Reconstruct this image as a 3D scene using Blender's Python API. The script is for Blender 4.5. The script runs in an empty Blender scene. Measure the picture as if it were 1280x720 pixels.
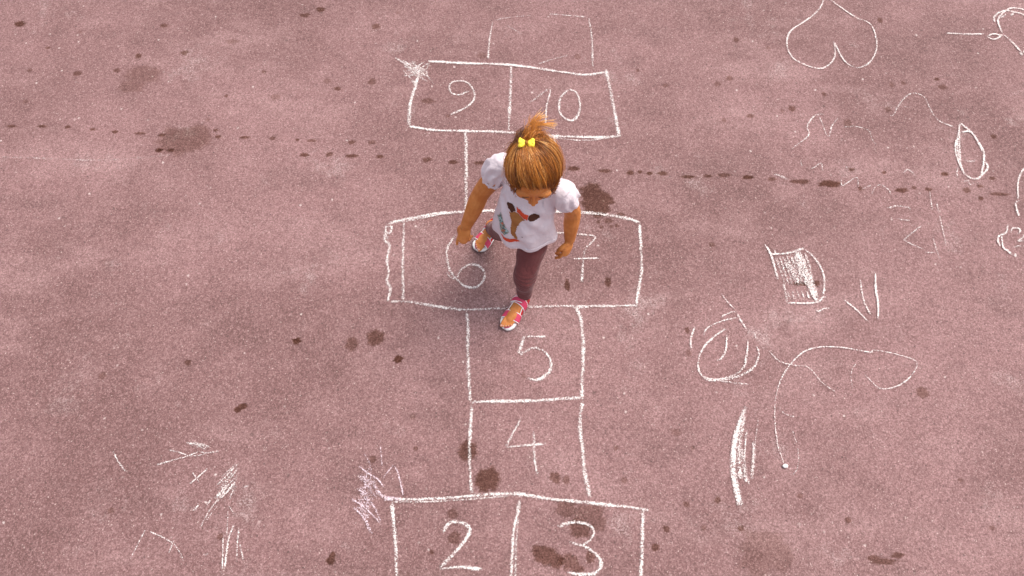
import bpy, bmesh, math, random
from mathutils import Vector, Matrix, Quaternion, noise
from mathutils.bvhtree import BVHTree
PI = math.pi
R = math.radians
V3 = Vector
scene = bpy.context.scene
COL = scene.collection
rng = random.Random(11)

# ------------------------------------------------------------------ helpers
def link(name, me, mats, parent=None):
    o = bpy.data.objects.new(name, me)
    COL.objects.link(o)
    for m in (mats if isinstance(mats, (list, tuple)) else [mats]):
        me.materials.append(m)
    if parent: o.parent = parent
    return o

def tag(o, label=None, cat=None, group=None, kind=None):
    if label: o['label'] = label
    if cat: o['category'] = cat
    if group: o['group'] = group
    if kind: o['kind'] = kind
    return o

def bm_mesh(bm, name, smooth=True):
    bmesh.ops.recalc_face_normals(bm, faces=bm.faces[:])
    me = bpy.data.meshes.new(name)
    bm.to_mesh(me); bm.free()
    if smooth: me.polygons.foreach_set('use_smooth', [True]*len(me.polygons))
    return me

def spline(pts, step):
    """Catmull-Rom through pts (tuples of any length), roughly `step` apart."""
    n = len(pts)
    if n == 2:
        P = [tuple(2*a-b for a, b in zip(pts[0], pts[1]))]+list(pts)+[tuple(2*b-a for a, b in zip(pts[0], pts[1]))]
    else:
        P = [tuple(2*a-b for a, b in zip(pts[0], pts[1]))]+list(pts)+[tuple(2*a-b for a, b in zip(pts[-1], pts[-2]))]
    out = []
    for i in range(1, len(P)-2):
        p0, p1, p2, p3 = P[i-1:i+3]
        d = math.dist(p1[:3], p2[:3])
        k = max(1, int(math.ceil(d/step)))
        for j in range(k):
            t = j/k
            out.append(tuple(.5*(2*b+(c-a)*t+(2*a-5*b+4*c-d_)*t*t+(3*b-a-3*c+d_)*t**3) for a, b, c, d_ in zip(p0, p1, p2, p3)))
    out.append(tuple(P[-2]))
    return out

def tube(bm, pts, rads, seg=14, step=.012, flat=1.0, ref=None, caps=True):
    """Closed tapered limb: pts, a radius per point, rounded ends. flat squashes across ref."""
    q = spline([tuple(p)+(r,) for p, r in zip(pts, rads)], step)
    c = [V3(a[:3]) for a in q]; r = [max(a[3], .0004) for a in q]
    if caps:
        t0 = (c[0]-c[1]).normalized(); t1 = (c[-1]-c[-2]).normalized()
        pre = [(c[0]+t0*r[0]*math.sin(a), r[0]*math.cos(a)) for a in (R(80), R(50), R(25))]
        post = [(c[-1]+t1*r[-1]*math.sin(a), r[-1]*math.cos(a)) for a in (R(25), R(50), R(80))]
        c = [p[0] for p in pre]+c+[p[0] for p in post]; r = [p[1] for p in pre]+r+[p[1] for p in post]
    rings = []
    ax = None
    for i in range(len(c)):
        t = (c[min(i+1, len(c)-1)]-c[max(i-1, 0)]).normalized()
        if ref is not None: ax = V3(ref)
        elif ax is None: ax = V3((1, 0, 0)) if abs(t.x) < .8 else V3((0, 1, 0))
        ax = (ax-t*ax.dot(t)).normalized()
        ay = t.cross(ax)
        rings.append([bm.verts.new(c[i]+ax*r[i]*math.cos(2*PI*k/seg)+ay*r[i]*flat*math.sin(2*PI*k/seg)) for k in range(seg)])
    for a, b in zip(rings, rings[1:]):
        for k in range(seg):
            bm.faces.new((a[k], a[(k+1) % seg], b[(k+1) % seg], b[k]))
    bm.faces.new(rings[0]); bm.faces.new(rings[-1][::-1])

def loft(bm, rings, seg=40):
    """rings: (centre, lateral axis, half width, forward axis, half depth), closed top and bottom."""
    rr = []
    for c, la, a, fa, b in rings:
        rr.append([bm.verts.new(c+la*a*math.cos(2*PI*k/seg)+fa*b*math.sin(2*PI*k/seg)) for k in range(seg)])
    for p, q in zip(rr, rr[1:]):
        for k in range(seg): bm.faces.new((p[k], p[(k+1) % seg], q[(k+1) % seg], q[k]))
    bm.faces.new(rr[0]); bm.faces.new(rr[-1][::-1])

def ellipsoid(bm, M, rad, seg=24):
    bmesh.ops.create_uvsphere(bm, u_segments=seg, v_segments=seg//2+2, radius=1,
        matrix=M @ Matrix.Diagonal((*rad, 1)))

def remeshed(bm, vox, smooth_it, name):
    """Fuse overlapping closed pieces into one continuous skin."""
    bmesh.ops.recalc_face_normals(bm, faces=bm.faces[:])
    me = bpy.data.meshes.new('tmp'); bm.to_mesh(me); bm.free()
    o = bpy.data.objects.new('tmp', me); COL.objects.link(o)
    m = o.modifiers.new('r', 'REMESH'); m.mode = 'VOXEL'; m.voxel_size = vox
    if smooth_it:
        s = o.modifiers.new('s', 'SMOOTH'); s.factor = .5; s.iterations = smooth_it
    dg = bpy.context.evaluated_depsgraph_get(); dg.update()
    out = bpy.data.meshes.new_from_object(o.evaluated_get(dg))
    out.name = name
    bpy.data.objects.remove(o); bpy.data.meshes.remove(me)
    out.materials.clear()
    out.polygons.foreach_set('use_smooth', [True]*len(out.polygons))
    return out

# ------------------------------------------------------------------ materials
class NT:
    def __init__(s, name):
        s.m = bpy.data.materials.new(name); s.m.use_nodes = True
        s.t = s.m.node_tree; s.t.nodes.clear()
    def n(s, typ, ins=None, **kw):
        d = s.t.nodes.new(typ)
        for k, v in kw.items(): setattr(d, k, v)
        for k, v in (ins or {}).items():
            if isinstance(v, bpy.types.NodeSocket): s.t.links.new(v, d.inputs[k])
            else: d.inputs[k].default_value = v
        return d
    def math(s, op, a, b=0.0, clamp=False):
        return s.n('ShaderNodeMath', {0: a, 1: b}, operation=op, use_clamp=clamp).outputs[0]
    def noise(s, co, scale, detail=2, rough=.5):
        return s.n('ShaderNodeTexNoise', {'Vector': co, 'Scale': scale, 'Detail': detail, 'Roughness': rough}).outputs[0]
    def ramp(s, f, a, b, lo=0.0, hi=1.0):
        return s.n('ShaderNodeMapRange', {0: f, 1: a, 2: b, 3: lo, 4: hi}, interpolation_type='SMOOTHSTEP').outputs[0]
    def mix(s, f, a, b, blend='MIX'):
        d = s.n('ShaderNodeMix', data_type='RGBA', blend_type=blend)
        for i, v in ((0, f), (6, a), (7, b)):
            if isinstance(v, bpy.types.NodeSocket): s.t.links.new(v, d.inputs[i])
            else: d.inputs[i].default_value = v if i == 0 else (*v, 1)
        return d.outputs[2]
    def out(s, sh): s.n('ShaderNodeOutputMaterial', {0: sh}); return s.m

def grain(T, co):
    """The stone grain of the asphalt; chalk catches on the same high points."""
    a = T.noise(co, 400, 2, .6)
    b = T.noise(co, 165, 3, .6)
    v = T.n('ShaderNodeSeparateColor', {0: T.n('ShaderNodeTexVoronoi', {'Vector': co, 'Scale': 210.0}).outputs['Color']}).outputs[0]
    ab = T.math('ADD', T.math('MULTIPLY', a, .48), T.math('MULTIPLY', b, .38))
    return T.math('ADD', ab, T.math('MULTIPLY', v, .14))

def asphalt_mat():
    T = NT('asphalt')
    co = T.n('ShaderNodeTexCoord').outputs['Object']
    g = grain(T, co)
    st = T.n('ShaderNodeVectorMath', {0: co, 1: (.55, 1.25, 1)}, operation='MULTIPLY').outputs[0]      # worn along the walking line
    big = T.noise(co, .8, 4, .6); worn = T.noise(st, 2.0, 6, .68); mid = T.noise(co, 6.5, 6, .66); fine = T.noise(co, 55, 5, .7)
    c = T.mix(T.ramp(big, .34, .66), ASPH_A, ASPH_B)
    c = T.mix(T.math('MULTIPLY', T.ramp(worn, .50, .66), .46), c, ASPH_PALE)
    c = T.mix(T.math('MULTIPLY', T.ramp(worn, .47, .33), .46), c, ASPH_DARK)
    c = T.mix(T.math('MULTIPLY', T.ramp(mid, .52, .74), .30), c, ASPH_PALE)
    c = T.mix(T.math('MULTIPLY', T.ramp(mid, .46, .30), .34), c, ASPH_DARK)
    c = T.mix(T.math('MULTIPLY', T.ramp(fine, .52, .70), .26), c, ASPH_PALE)
    c = T.mix(T.math('MULTIPLY', T.ramp(fine, .44, .30), .30), c, ASPH_DARK)
    # single stones of 5 to 9 mm, each with a tone of its own, dark binder between them
    for sc, amt in ((215, .42), (135, .24)):
        vo = T.n('ShaderNodeTexVoronoi', {'Vector': co, 'Scale': float(sc)})
        tone = T.n('ShaderNodeSeparateColor', {0: vo.outputs['Color']}).outputs[1]
        c = T.mix(T.ramp(tone, .60, 1.0, 0, amt), c, ASPH_PALE)
        c = T.mix(T.ramp(tone, .36, 0.0, 0, amt), c, ASPH_DARK)
        c = T.mix(T.ramp(vo.outputs['Distance'], .45, .85, 0, .30), c, ASPH_DARK)
    c = T.mix(T.ramp(g, .36, .60, .54, 0), c, ASPH_DARK)
    c = T.mix(T.ramp(g, .52, .70, 0, .52), c, ASPH_PALE)
    # bright quartz chips and dark pits
    for sc, th, col, amt, seed in ((140, .95, (.66, .52, .48), .6, 0), (80, .95, (.05, .03, .026), .65, 7), (55, .985, (.72, .62, .58), .6, 3), (36, .985, (.05, .030, .022), .5, 5)):
        mp = T.n('ShaderNodeVectorMath', {0: co, 1: (seed*1.37, seed*.71, 0)}, operation='ADD').outputs[0]
        mp = T.n('ShaderNodeVectorMath', {0: mp, 1: T.n('ShaderNodeVectorMath', {0: T.n('ShaderNodeTexNoise', {'Vector': co, 'Scale': 90.0}).outputs['Color'], 1: (.012, .012, 0)}, operation='MULTIPLY').outputs[0]}, operation='ADD').outputs[0]
        vo = T.n('ShaderNodeTexVoronoi', {'Vector': mp, 'Scale': float(sc), 'Randomness': 1.0})
        pick = T.ramp(T.n('ShaderNodeSeparateColor', {0: vo.outputs['Color']}).outputs[0], th, th+.015)
        near = T.ramp(vo.outputs['Distance'], .40, .12)
        c = T.mix(T.math('MULTIPLY', T.math('MULTIPLY', pick, near), amt), c, col)
    # faint trodden-in chalk dust
    d = T.math('MULTIPLY', T.ramp(T.noise(co, 2.6, 6, .72), .56, .74), T.ramp(g, .44, .64))
    c = T.mix(T.math('MULTIPLY', d, .62), c, (.62, .52, .50))
    bump = T.n('ShaderNodeBump', {'Strength': .7, 'Distance': .0026, 'Height': g})
    bs = T.n('ShaderNodeBsdfPrincipled', {'Base Color': c, 'Roughness': .80, 'Specular IOR Level': .4, 'Normal': bump.outputs[0]})
    return T.out(bs.outputs[0])

def chalk_mat(name, col):
    T = NT(name)
    co = T.n('ShaderNodeTexCoord').outputs['Object']
    g = grain(T, co)
    cov = T.n('ShaderNodeAttribute', attribute_name='cov').outputs['Fac']
    wear = T.noise(co, 16, 3, .6)
    lev = T.math('ADD', T.math('MULTIPLY', cov, .27), T.math('MULTIPLY', T.math('SUBTRACT', wear, .5), .17))
    a = T.ramp(T.math('ADD', g, lev), .622, .775)
    a = T.math('MULTIPLY', a, T.ramp(cov, .02, .45, 0, .90))
    c = T.mix(T.noise(co, 60, 2), col, tuple(x*.9 for x in col))
    bump = T.n('ShaderNodeBump', {'Strength': .4, 'Distance': .002, 'Height': g})
    bs = T.n('ShaderNodeBsdfPrincipled', {'Base Color': c, 'Roughness': .95, 'Specular IOR Level': .1, 'Normal': bump.outputs[0]})
    tr = T.n('ShaderNodeBsdfTransparent')
    return T.out(T.n('ShaderNodeMixShader', {0: a, 1: tr.outputs[0], 2: bs.outputs[0]}).outputs[0])

def stain_mat():
    """A thin soaked-in film: lets the asphalt's grain show through, darker and browner."""
    T = NT('soaked_stain')
    co = T.n('ShaderNodeTexCoord').outputs['Object']
    cov = T.n('ShaderNodeAttribute', attribute_name='cov').outputs['Fac']
    strg = T.n('ShaderNodeAttribute', attribute_name='strength').outputs['Fac']
    n1 = T.noise(co, 55, 3, .65)
    g = grain(T, co)
    e = T.ramp(T.math('ADD', cov, T.math('ADD', T.math('MULTIPLY', T.math('SUBTRACT', n1, .5), .35), T.math('MULTIPLY', T.math('SUBTRACT', g, .5), -.8))), .06, .46)
    e = T.math('MULTIPLY', T.math('MULTIPLY', e, strg), .80)
    c = T.mix(e, (1, 1, 1), STAIN_TINT)
    return T.out(T.n('ShaderNodeBsdfTransparent', {0: c}).outputs[0])

def plain(name, col, rough=.7, spec=.3, var=.08, scale=40, bump=0, bscale=200, sss=0, sheen=0):
    T = NT(name)
    co = T.n('ShaderNodeTexCoord').outputs['Object']
    n = T.noise(co, scale, 3, .6)
    c = T.mix(n, tuple(max(0, x*(1-var)) for x in col), tuple(min(1, x*(1+var)) for x in col))
    ins = {'Base Color': c, 'Roughness': rough, 'Specular IOR Level': spec}
    if sss:
        ins['Subsurface Weight'] = sss; ins['Subsurface Radius'] = (.9, .35, .15); ins['Subsurface Scale'] = .004
    if sheen: ins['Sheen Weight'] = sheen
    if bump:
        ins['Normal'] = T.n('ShaderNodeBump', {'Strength': bump, 'Distance': .002, 'Height': T.noise(co, bscale, 3, .6)}).outputs[0]
    return T.out(T.n('ShaderNodeBsdfPrincipled', ins).outputs[0])

def hair_mat():
    T = NT('copper_hair')
    tone = T.n('ShaderNodeAttribute', attribute_name='tone').outputs['Fac']
    r = T.n('ShaderNodeValToRGB', {0: tone})
    cr = r.color_ramp; cr.elements[0].position = 0; cr.elements[0].color = (.09, .026, .006, 1)
    cr.elements[1].position = 1; cr.elements[1].color = (.95, .60, .24, 1)
    for p, c in ((.35, (.21, .062, .009, 1)), (.62, (.43, .130, .014, 1)), (.86, (.74, .29, .05, 1))):  # light and dark tones also carry the hair's painted highlights and shade
        e = cr.elements.new(p); e.color = c
    return T.out(T.n('ShaderNodeBsdfPrincipled', {'Base Color': r.outputs[0], 'Roughness': .32, 'Specular IOR Level': .55}).outputs[0])

def skin_mat():
    T = NT('skin')
    co = T.n('ShaderNodeTexCoord').outputs['Object']
    n = T.noise(co, 22, 3, .6)
    c = T.mix(T.ramp(n, .3, .7), (.50, .165, .038), (.62, .235, .066))
    c = T.mix(T.ramp(T.noise(co, 9, 4, .6), .5, .75, 0, .35), c, (.58, .15, .06))
    lip = T.n('ShaderNodeAttribute', attribute_name='tint').outputs['Fac']
    c = T.mix(lip, c, (.55, .15, .10))
    return T.out(T.n('ShaderNodeBsdfPrincipled', {'Base Color': c, 'Roughness': .58, 'Specular IOR Level': .3, 'Subsurface Weight': .15,
        'Subsurface Radius': (.9, .35, .15), 'Subsurface Scale': .004,
        'Normal': T.n('ShaderNodeBump', {'Strength': .12, 'Distance': .001, 'Height': T.noise(co, 300, 2)}).outputs[0]}).outputs[0])

def cloth_mat(name, col, weave=700):
    T = NT(name)
    co = T.n('ShaderNodeTexCoord').outputs['Object']
    w = T.noise(co, weave, 2); f = T.noise(co, 28, 3, .55); blotch = T.noise(co, 12, 3)
    c = T.mix(blotch, tuple(x*.94 for x in col), tuple(min(1, x*1.05) for x in col))
    b1 = T.n('ShaderNodeBump', {'Strength': .25, 'Distance': .001, 'Height': w})
    b2 = T.n('ShaderNodeBump', {'Strength': .85, 'Distance': .009, 'Height': f, 'Normal': b1.outputs[0]})
    return T.out(T.n('ShaderNodeBsdfPrincipled', {'Base Color': c, 'Roughness': .85, 'Specular IOR Level': .2, 'Sheen Weight': .15, 'Normal': b2.outputs[0]}).outputs[0])

ASPH_A = (.172, .083, .079); ASPH_B = (.305, .164, .162)
ASPH_PALE = (.45, .275, .268); ASPH_DARK = (.090, .040, .036)
STAIN_TINT = (.48, .38, .30)
M_asph = asphalt_mat()
M_chalk = chalk_mat('white_chalk', (.80, .71, .68))
M_pink = chalk_mat('pinkish_chalk', (.80, .63, .68))
M_stain = stain_mat()
M_skin = skin_mat(); M_hair = hair_mat()
M_shirt = cloth_mat('white_jersey', (.72, .62, .655))
M_legging = cloth_mat('plum_jersey', (.150, .040, .040), 900)
M_red = plain('red_nylon', (.52, .022, .03), .6, .3, .12, 60, .3, 500)
M_rose = plain('rose_nylon', (.60, .055, .12), .6, .3, .1, 60, .3, 500)
M_white = plain('white_foam', (.82, .78, .76), .6, .3, .05, 60)
M_bed = plain('footbed', (.45, .10, .14), .8, .2, .1, 60)
M_yellow = plain('yellow_elastic', (.90, .70, .06), .6, .3, .15, 120, .4, 400)
M_nail = plain('toenail', (.72, .36, .26), .3, .5, .05)
M_eye = plain('eye_white', (.8, .78, .74), .2, .5, .02); M_iris = plain('iris', (.06, .035, .02), .2, .5, .1)

# ------------------------------------------------------------------ ground
bm = bmesh.new()
bmesh.ops.create_circle(bm, cap_ends=True, segments=96, radius=60)
g = link('asphalt', bm_mesh(bm, 'asphalt', False), M_asph)
tag(g, kind='structure')

# ------------------------------------------------------------------ chalk
lift = [0.0040]
def ribbons(name, strokes, mat, parent=None):
    """Hand drawn chalk strokes: metres on the ground, width, density. One flat drawing, each stroke a hair above the last."""
    verts, faces, cov = [], [], []
    for pts, w, dens in strokes:
        q = spline([(x, y, 0.0) for x, y in pts], .010)
        n = len(q); ph = rng.uniform(0, 50)
        base = len(verts); wj = rng.uniform(.92, 1.08)
        lift[0] += .000012
        zz = lift[0]
        for i, p in enumerate(q):
            a = q[max(i-1, 0)]; b = q[min(i+1, n-1)]
            tx, ty = b[0]-a[0], b[1]-a[1]; l = math.hypot(tx, ty) or 1
            nx, ny = -ty/l, tx/l
            s = i*.010
            off = w*.16*noise.noise((s*9, ph, 0))+w*.10*noise.noise((s*30, ph, 3))
            ww = w*1.24*wj*(.78+.30*noise.noise((s*12, ph, 7)))
            end = min(1, (min(i, n-1-i)+.35)/2.2)
            dd = (.40+.60*dens)*(1+.26*noise.noise((s*7, ph, 11))+.14*noise.noise((s*28, ph, 17)))*(.35+.65*end)
            for u, cv in ((-1.05, 0), (-.5, .72), (0, 1), (.5, .72), (1.05, 0)):
                verts.append((p[0]+nx*(ww*u+off), p[1]+ny*(ww*u+off), zz+i*1e-7)); cov.append(cv*dd)
        for i in range(n-1):
            for k in range(4):
                v = base+i*5+k
                faces.append((v, v+5, v+6, v+1))
    me = bpy.data.meshes.new(name); me.from_pydata(verts, [], faces)
    at = me.attributes.new('cov', 'FLOAT', 'POINT'); at.data.foreach_set('value', cov)
    return link(name, me, mat, parent)

# measured on the ground, metres
COURT = [
  ('top_box', [([(-0.4351, 1.3049), (-0.2897, 1.2941), (0.0, 1.278), (0.2467, 1.2352), (0.3692, 1.214), (0.4808, 1.2299)], 0.01134, 1.0), ([(-0.4704, 1.2672), (-0.4916, 1.1301), (-0.5099, 1.0275), (-0.5096, 0.8878)], 0.01221, 0.95), ([(-0.5096, 0.8878), (-0.3939, 0.8634), (-0.2362, 0.8585), (0.0, 0.8487), (0.1962, 0.8293), (0.3919, 0.8197), (0.5332, 0.8245)], 0.01081, 0.95), ([(0.1568, 0.8245), (0.3519, 0.8004), (0.5414, 0.8293)], 0.00689, 0.6), ([(0.482, 1.2512), (0.4957, 1.1301), (0.511, 0.9771), (0.5248, 0.8148)], 0.01216, 0.9), ([(-0.0041, 1.278), (-0.0081, 1.0785), (-0.0157, 0.8536)], 0.01109, 0.75)]),
  ('lane_line', [([(-0.2283, 0.8585), (-0.2198, 0.6866), (-0.215, 0.5036), (-0.2157, 0.3889)], 0.01148, 0.75)]),
  ('lane_line', [([(0.204, 0.8293), (0.2205, 0.71), (0.2389, 0.5486), (0.2606, 0.3976)], 0.00958, 0.6)]),
  ('wide_box', [([(-0.572, 0.3285), (-0.4776, 0.3543), (-0.3677, 0.3802), (-0.2826, 0.3889), (-0.108, 0.3976), (0.1117, 0.3976), (0.3198, 0.3889), (0.4418, 0.3759), (0.5405, 0.3543), (0.5871, 0.3328)], 0.01113, 0.85), ([(-0.5172, 0.337), (-0.4077, 0.3629), (-0.3343, 0.3802), (-0.2604, 0.3932)], 0.01119, 0.7), ([(0.5871, 0.3328), (0.5856, 0.2145), (0.58, 0.0916), (0.5634, 0.0118), (0.5416, -0.0933)], 0.01092, 0.8), ([(-0.5365, -0.0663), (-0.4416, -0.0702), (-0.3356, -0.0895), (-0.2303, -0.1048), (-0.1465, -0.1048), (-0.0663, -0.101), (0.0874, -0.0933), (0.2762, -0.0895), (0.3811, -0.0895), (0.5457, -0.0856)], 0.01049, 0.72), ([(0.2619, -0.0971), (0.402, -0.0895), (0.5492, -0.0856)], 0.0088, 0.6)]),
  ('inner_bar', [([(-0.499, 0.3413), (-0.4902, 0.1444), (-0.4769, -0.0663)], 0.01091, 0.8)]),
  ('outer_bar', [([(-0.576, 0.3328), (-0.5806, 0.2944), (-0.5805, 0.2437), (-0.5565, 0.2145), (-0.5623, 0.1444), (-0.5502, 0.0755), (-0.5545, 0.0356), (-0.5374, -0.0039), (-0.5436, -0.0663)], 0.00913, 0.85), ([(-0.5745, 0.3114), (-0.5524, 0.3114), (-0.561, 0.2774), (-0.5836, 0.2859), (-0.5659, 0.2437)], 0.0093, 0.85)]),
  ('middle_square', [([(-0.1987, -0.1125), (-0.1892, -0.2105), (-0.1867, -0.306), (-0.1803, -0.4272), (-0.1713, -0.5241)], 0.01103, 0.8), ([(0.2797, -0.0895), (0.2979, -0.158), (0.3042, -0.2586), (0.3001, -0.3564), (0.2898, -0.4447), (0.2903, -0.5138)], 0.01278, 0.75), ([(-0.1713, -0.5241), (-0.0725, -0.5207), (0.0824, -0.5173), (0.1947, -0.5104), (0.294, -0.5036)], 0.0099, 0.95)]),
  ('side_line', [([(-0.1645, -0.5309), (-0.1699, -0.7134), (-0.1636, -0.8403), (-0.1561, -0.8929)], 0.00958, 0.85)]),
  ('side_line', [([(0.2903, -0.5138), (0.2764, -0.615), (0.2821, -0.7134), (0.2877, -0.809), (0.3053, -0.9082)], 0.01207, 0.9)]),
  ('bottom_box', [([(-0.498, -0.9143), (-0.3393, -0.9143), (-0.1839, -0.9051), (-0.0593, -0.8959), (0.025, -0.8959), (0.1401, -0.9112), (0.2858, -0.9264), (0.4309, -0.9416), (0.5289, -0.9567)], 0.01011, 0.95), ([(-0.466, -0.9264), (-0.2488, -0.9204), (0.0, -0.9021)], 0.00624, 0.6), ([(-0.4658, -0.9295), (-0.4455, -1.0457), (-0.4295, -1.1945), (-0.4106, -1.3898)], 0.01063, 0.95), ([(0.0311, -0.9143), (0.0061, -1.0369), (0.003, -1.1038), (-0.003, -1.1945), (-0.0087, -1.3898)], 0.00979, 0.95), ([(0.031, -0.9325), (0.0183, -1.0516), (0.0119, -1.1945), (0.0058, -1.3581)], 0.00602, 0.6), ([(0.5072, -0.9567), (0.4974, -1.0457), (0.4802, -1.1945), (0.4623, -1.3951)], 0.00988, 0.9), ([(-0.4135, -1.3898), (0.0, -1.3924), (0.465, -1.3977)], 0.00867, 0.9)]),
]
NUMERALS = [
  ('9', 'hand drawn chalk numeral 9', [([(-0.2148, 1.1094), (-0.2667, 1.0836), (-0.3077, 1.0991), (-0.3175, 1.1457), (-0.2899, 1.1719), (-0.2326, 1.1666), (-0.1989, 1.1198), (-0.1895, 1.0632), (-0.2243, 1.0073), (-0.3067, 0.9571)], 0.00912, 0.8)]),
  ('10', 'hand drawn chalk numeral 10', [([(0.0884, 1.0326), (0.1907, 1.1198), (0.1723, 1.0073), (0.1659, 0.8878)], 0.00802, 0.7), ([(0.2881, 1.1198), (0.2418, 1.058), (0.2394, 0.9721), (0.2738, 0.9273), (0.3137, 0.9322), (0.3405, 1.0073), (0.3277, 1.0939), (0.2881, 1.1198)], 0.00906, 0.85)]),
  ('6', 'hand drawn chalk numeral 6', [([(-0.26, 0.269), (-0.294, 0.1979), (-0.2833, 0.1037), (-0.2529, 0.0515), (-0.2089, 0.0079), (-0.1557, 0.0039), (-0.1211, 0.0515), (-0.1325, 0.0957), (-0.176, 0.1159), (-0.2221, 0.0957), (-0.2455, 0.0435)], 0.00897, 0.75), ([(-0.2968, 0.0836), (-0.2742, 0.0515), (-0.2454, 0.0396)], 0.00536, 0.5)]),
  ('7', 'hand drawn chalk numeral 7', [([(0.1688, 0.2816), (0.3005, 0.2732), (0.3803, 0.2563), (0.3339, 0.1979), (0.3203, 0.1321), (0.3087, 0.0237)], 0.00819, 0.65), ([(0.2704, 0.1444), (0.4003, 0.1485)], 0.00725, 0.75)]),
  ('5', 'hand drawn chalk numeral 5', [([(0.1509, -0.2328), (0.0514, -0.2328)], 0.00858, 0.8), ([(0.0514, -0.2328), (0.0339, -0.3096), (0.0954, -0.2842), (0.1492, -0.3132), (0.165, -0.3671), (0.1406, -0.4097), (0.1002, -0.4272), (0.0602, -0.4202)], 0.01014, 0.8), ([(0.1476, -0.392), (0.1203, -0.4237), (0.0801, -0.4272)], 0.00837, 0.8)]),
  ('4', 'hand drawn chalk numeral 4', [([(0.0392, -0.5883), (-0.0257, -0.7102)], 0.00728, 0.75), ([(-0.0257, -0.7102), (0.135, -0.6972)], 0.00803, 0.8), ([(0.0875, -0.6382), (0.0893, -0.7488), (0.1009, -0.8278)], 0.00799, 0.75)]),
  ('2', 'hand drawn chalk numeral 2', [([(-0.2657, -1.0398), (-0.2335, -1.0015), (-0.1811, -1.0074), (-0.1619, -1.0369), (-0.1999, -1.0951), (-0.2753, -1.1721)], 0.00916, 0.9), ([(-0.2753, -1.1721), (-0.1978, -1.1636), (-0.1107, -1.1721)], 0.009, 0.95)]),
  ('3', 'hand drawn chalk numeral 3', [([(0.1747, -1.0163), (0.2335, -1.0015), (0.2945, -1.0104), (0.3113, -1.0457), (0.27, -1.0836), (0.2158, -1.072)], 0.00843, 0.85), ([(0.2641, -1.0807), (0.3226, -1.1238), (0.3328, -1.1608), (0.2955, -1.1889), (0.2061, -1.1833)], 0.00981, 0.95)]),
]
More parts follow.
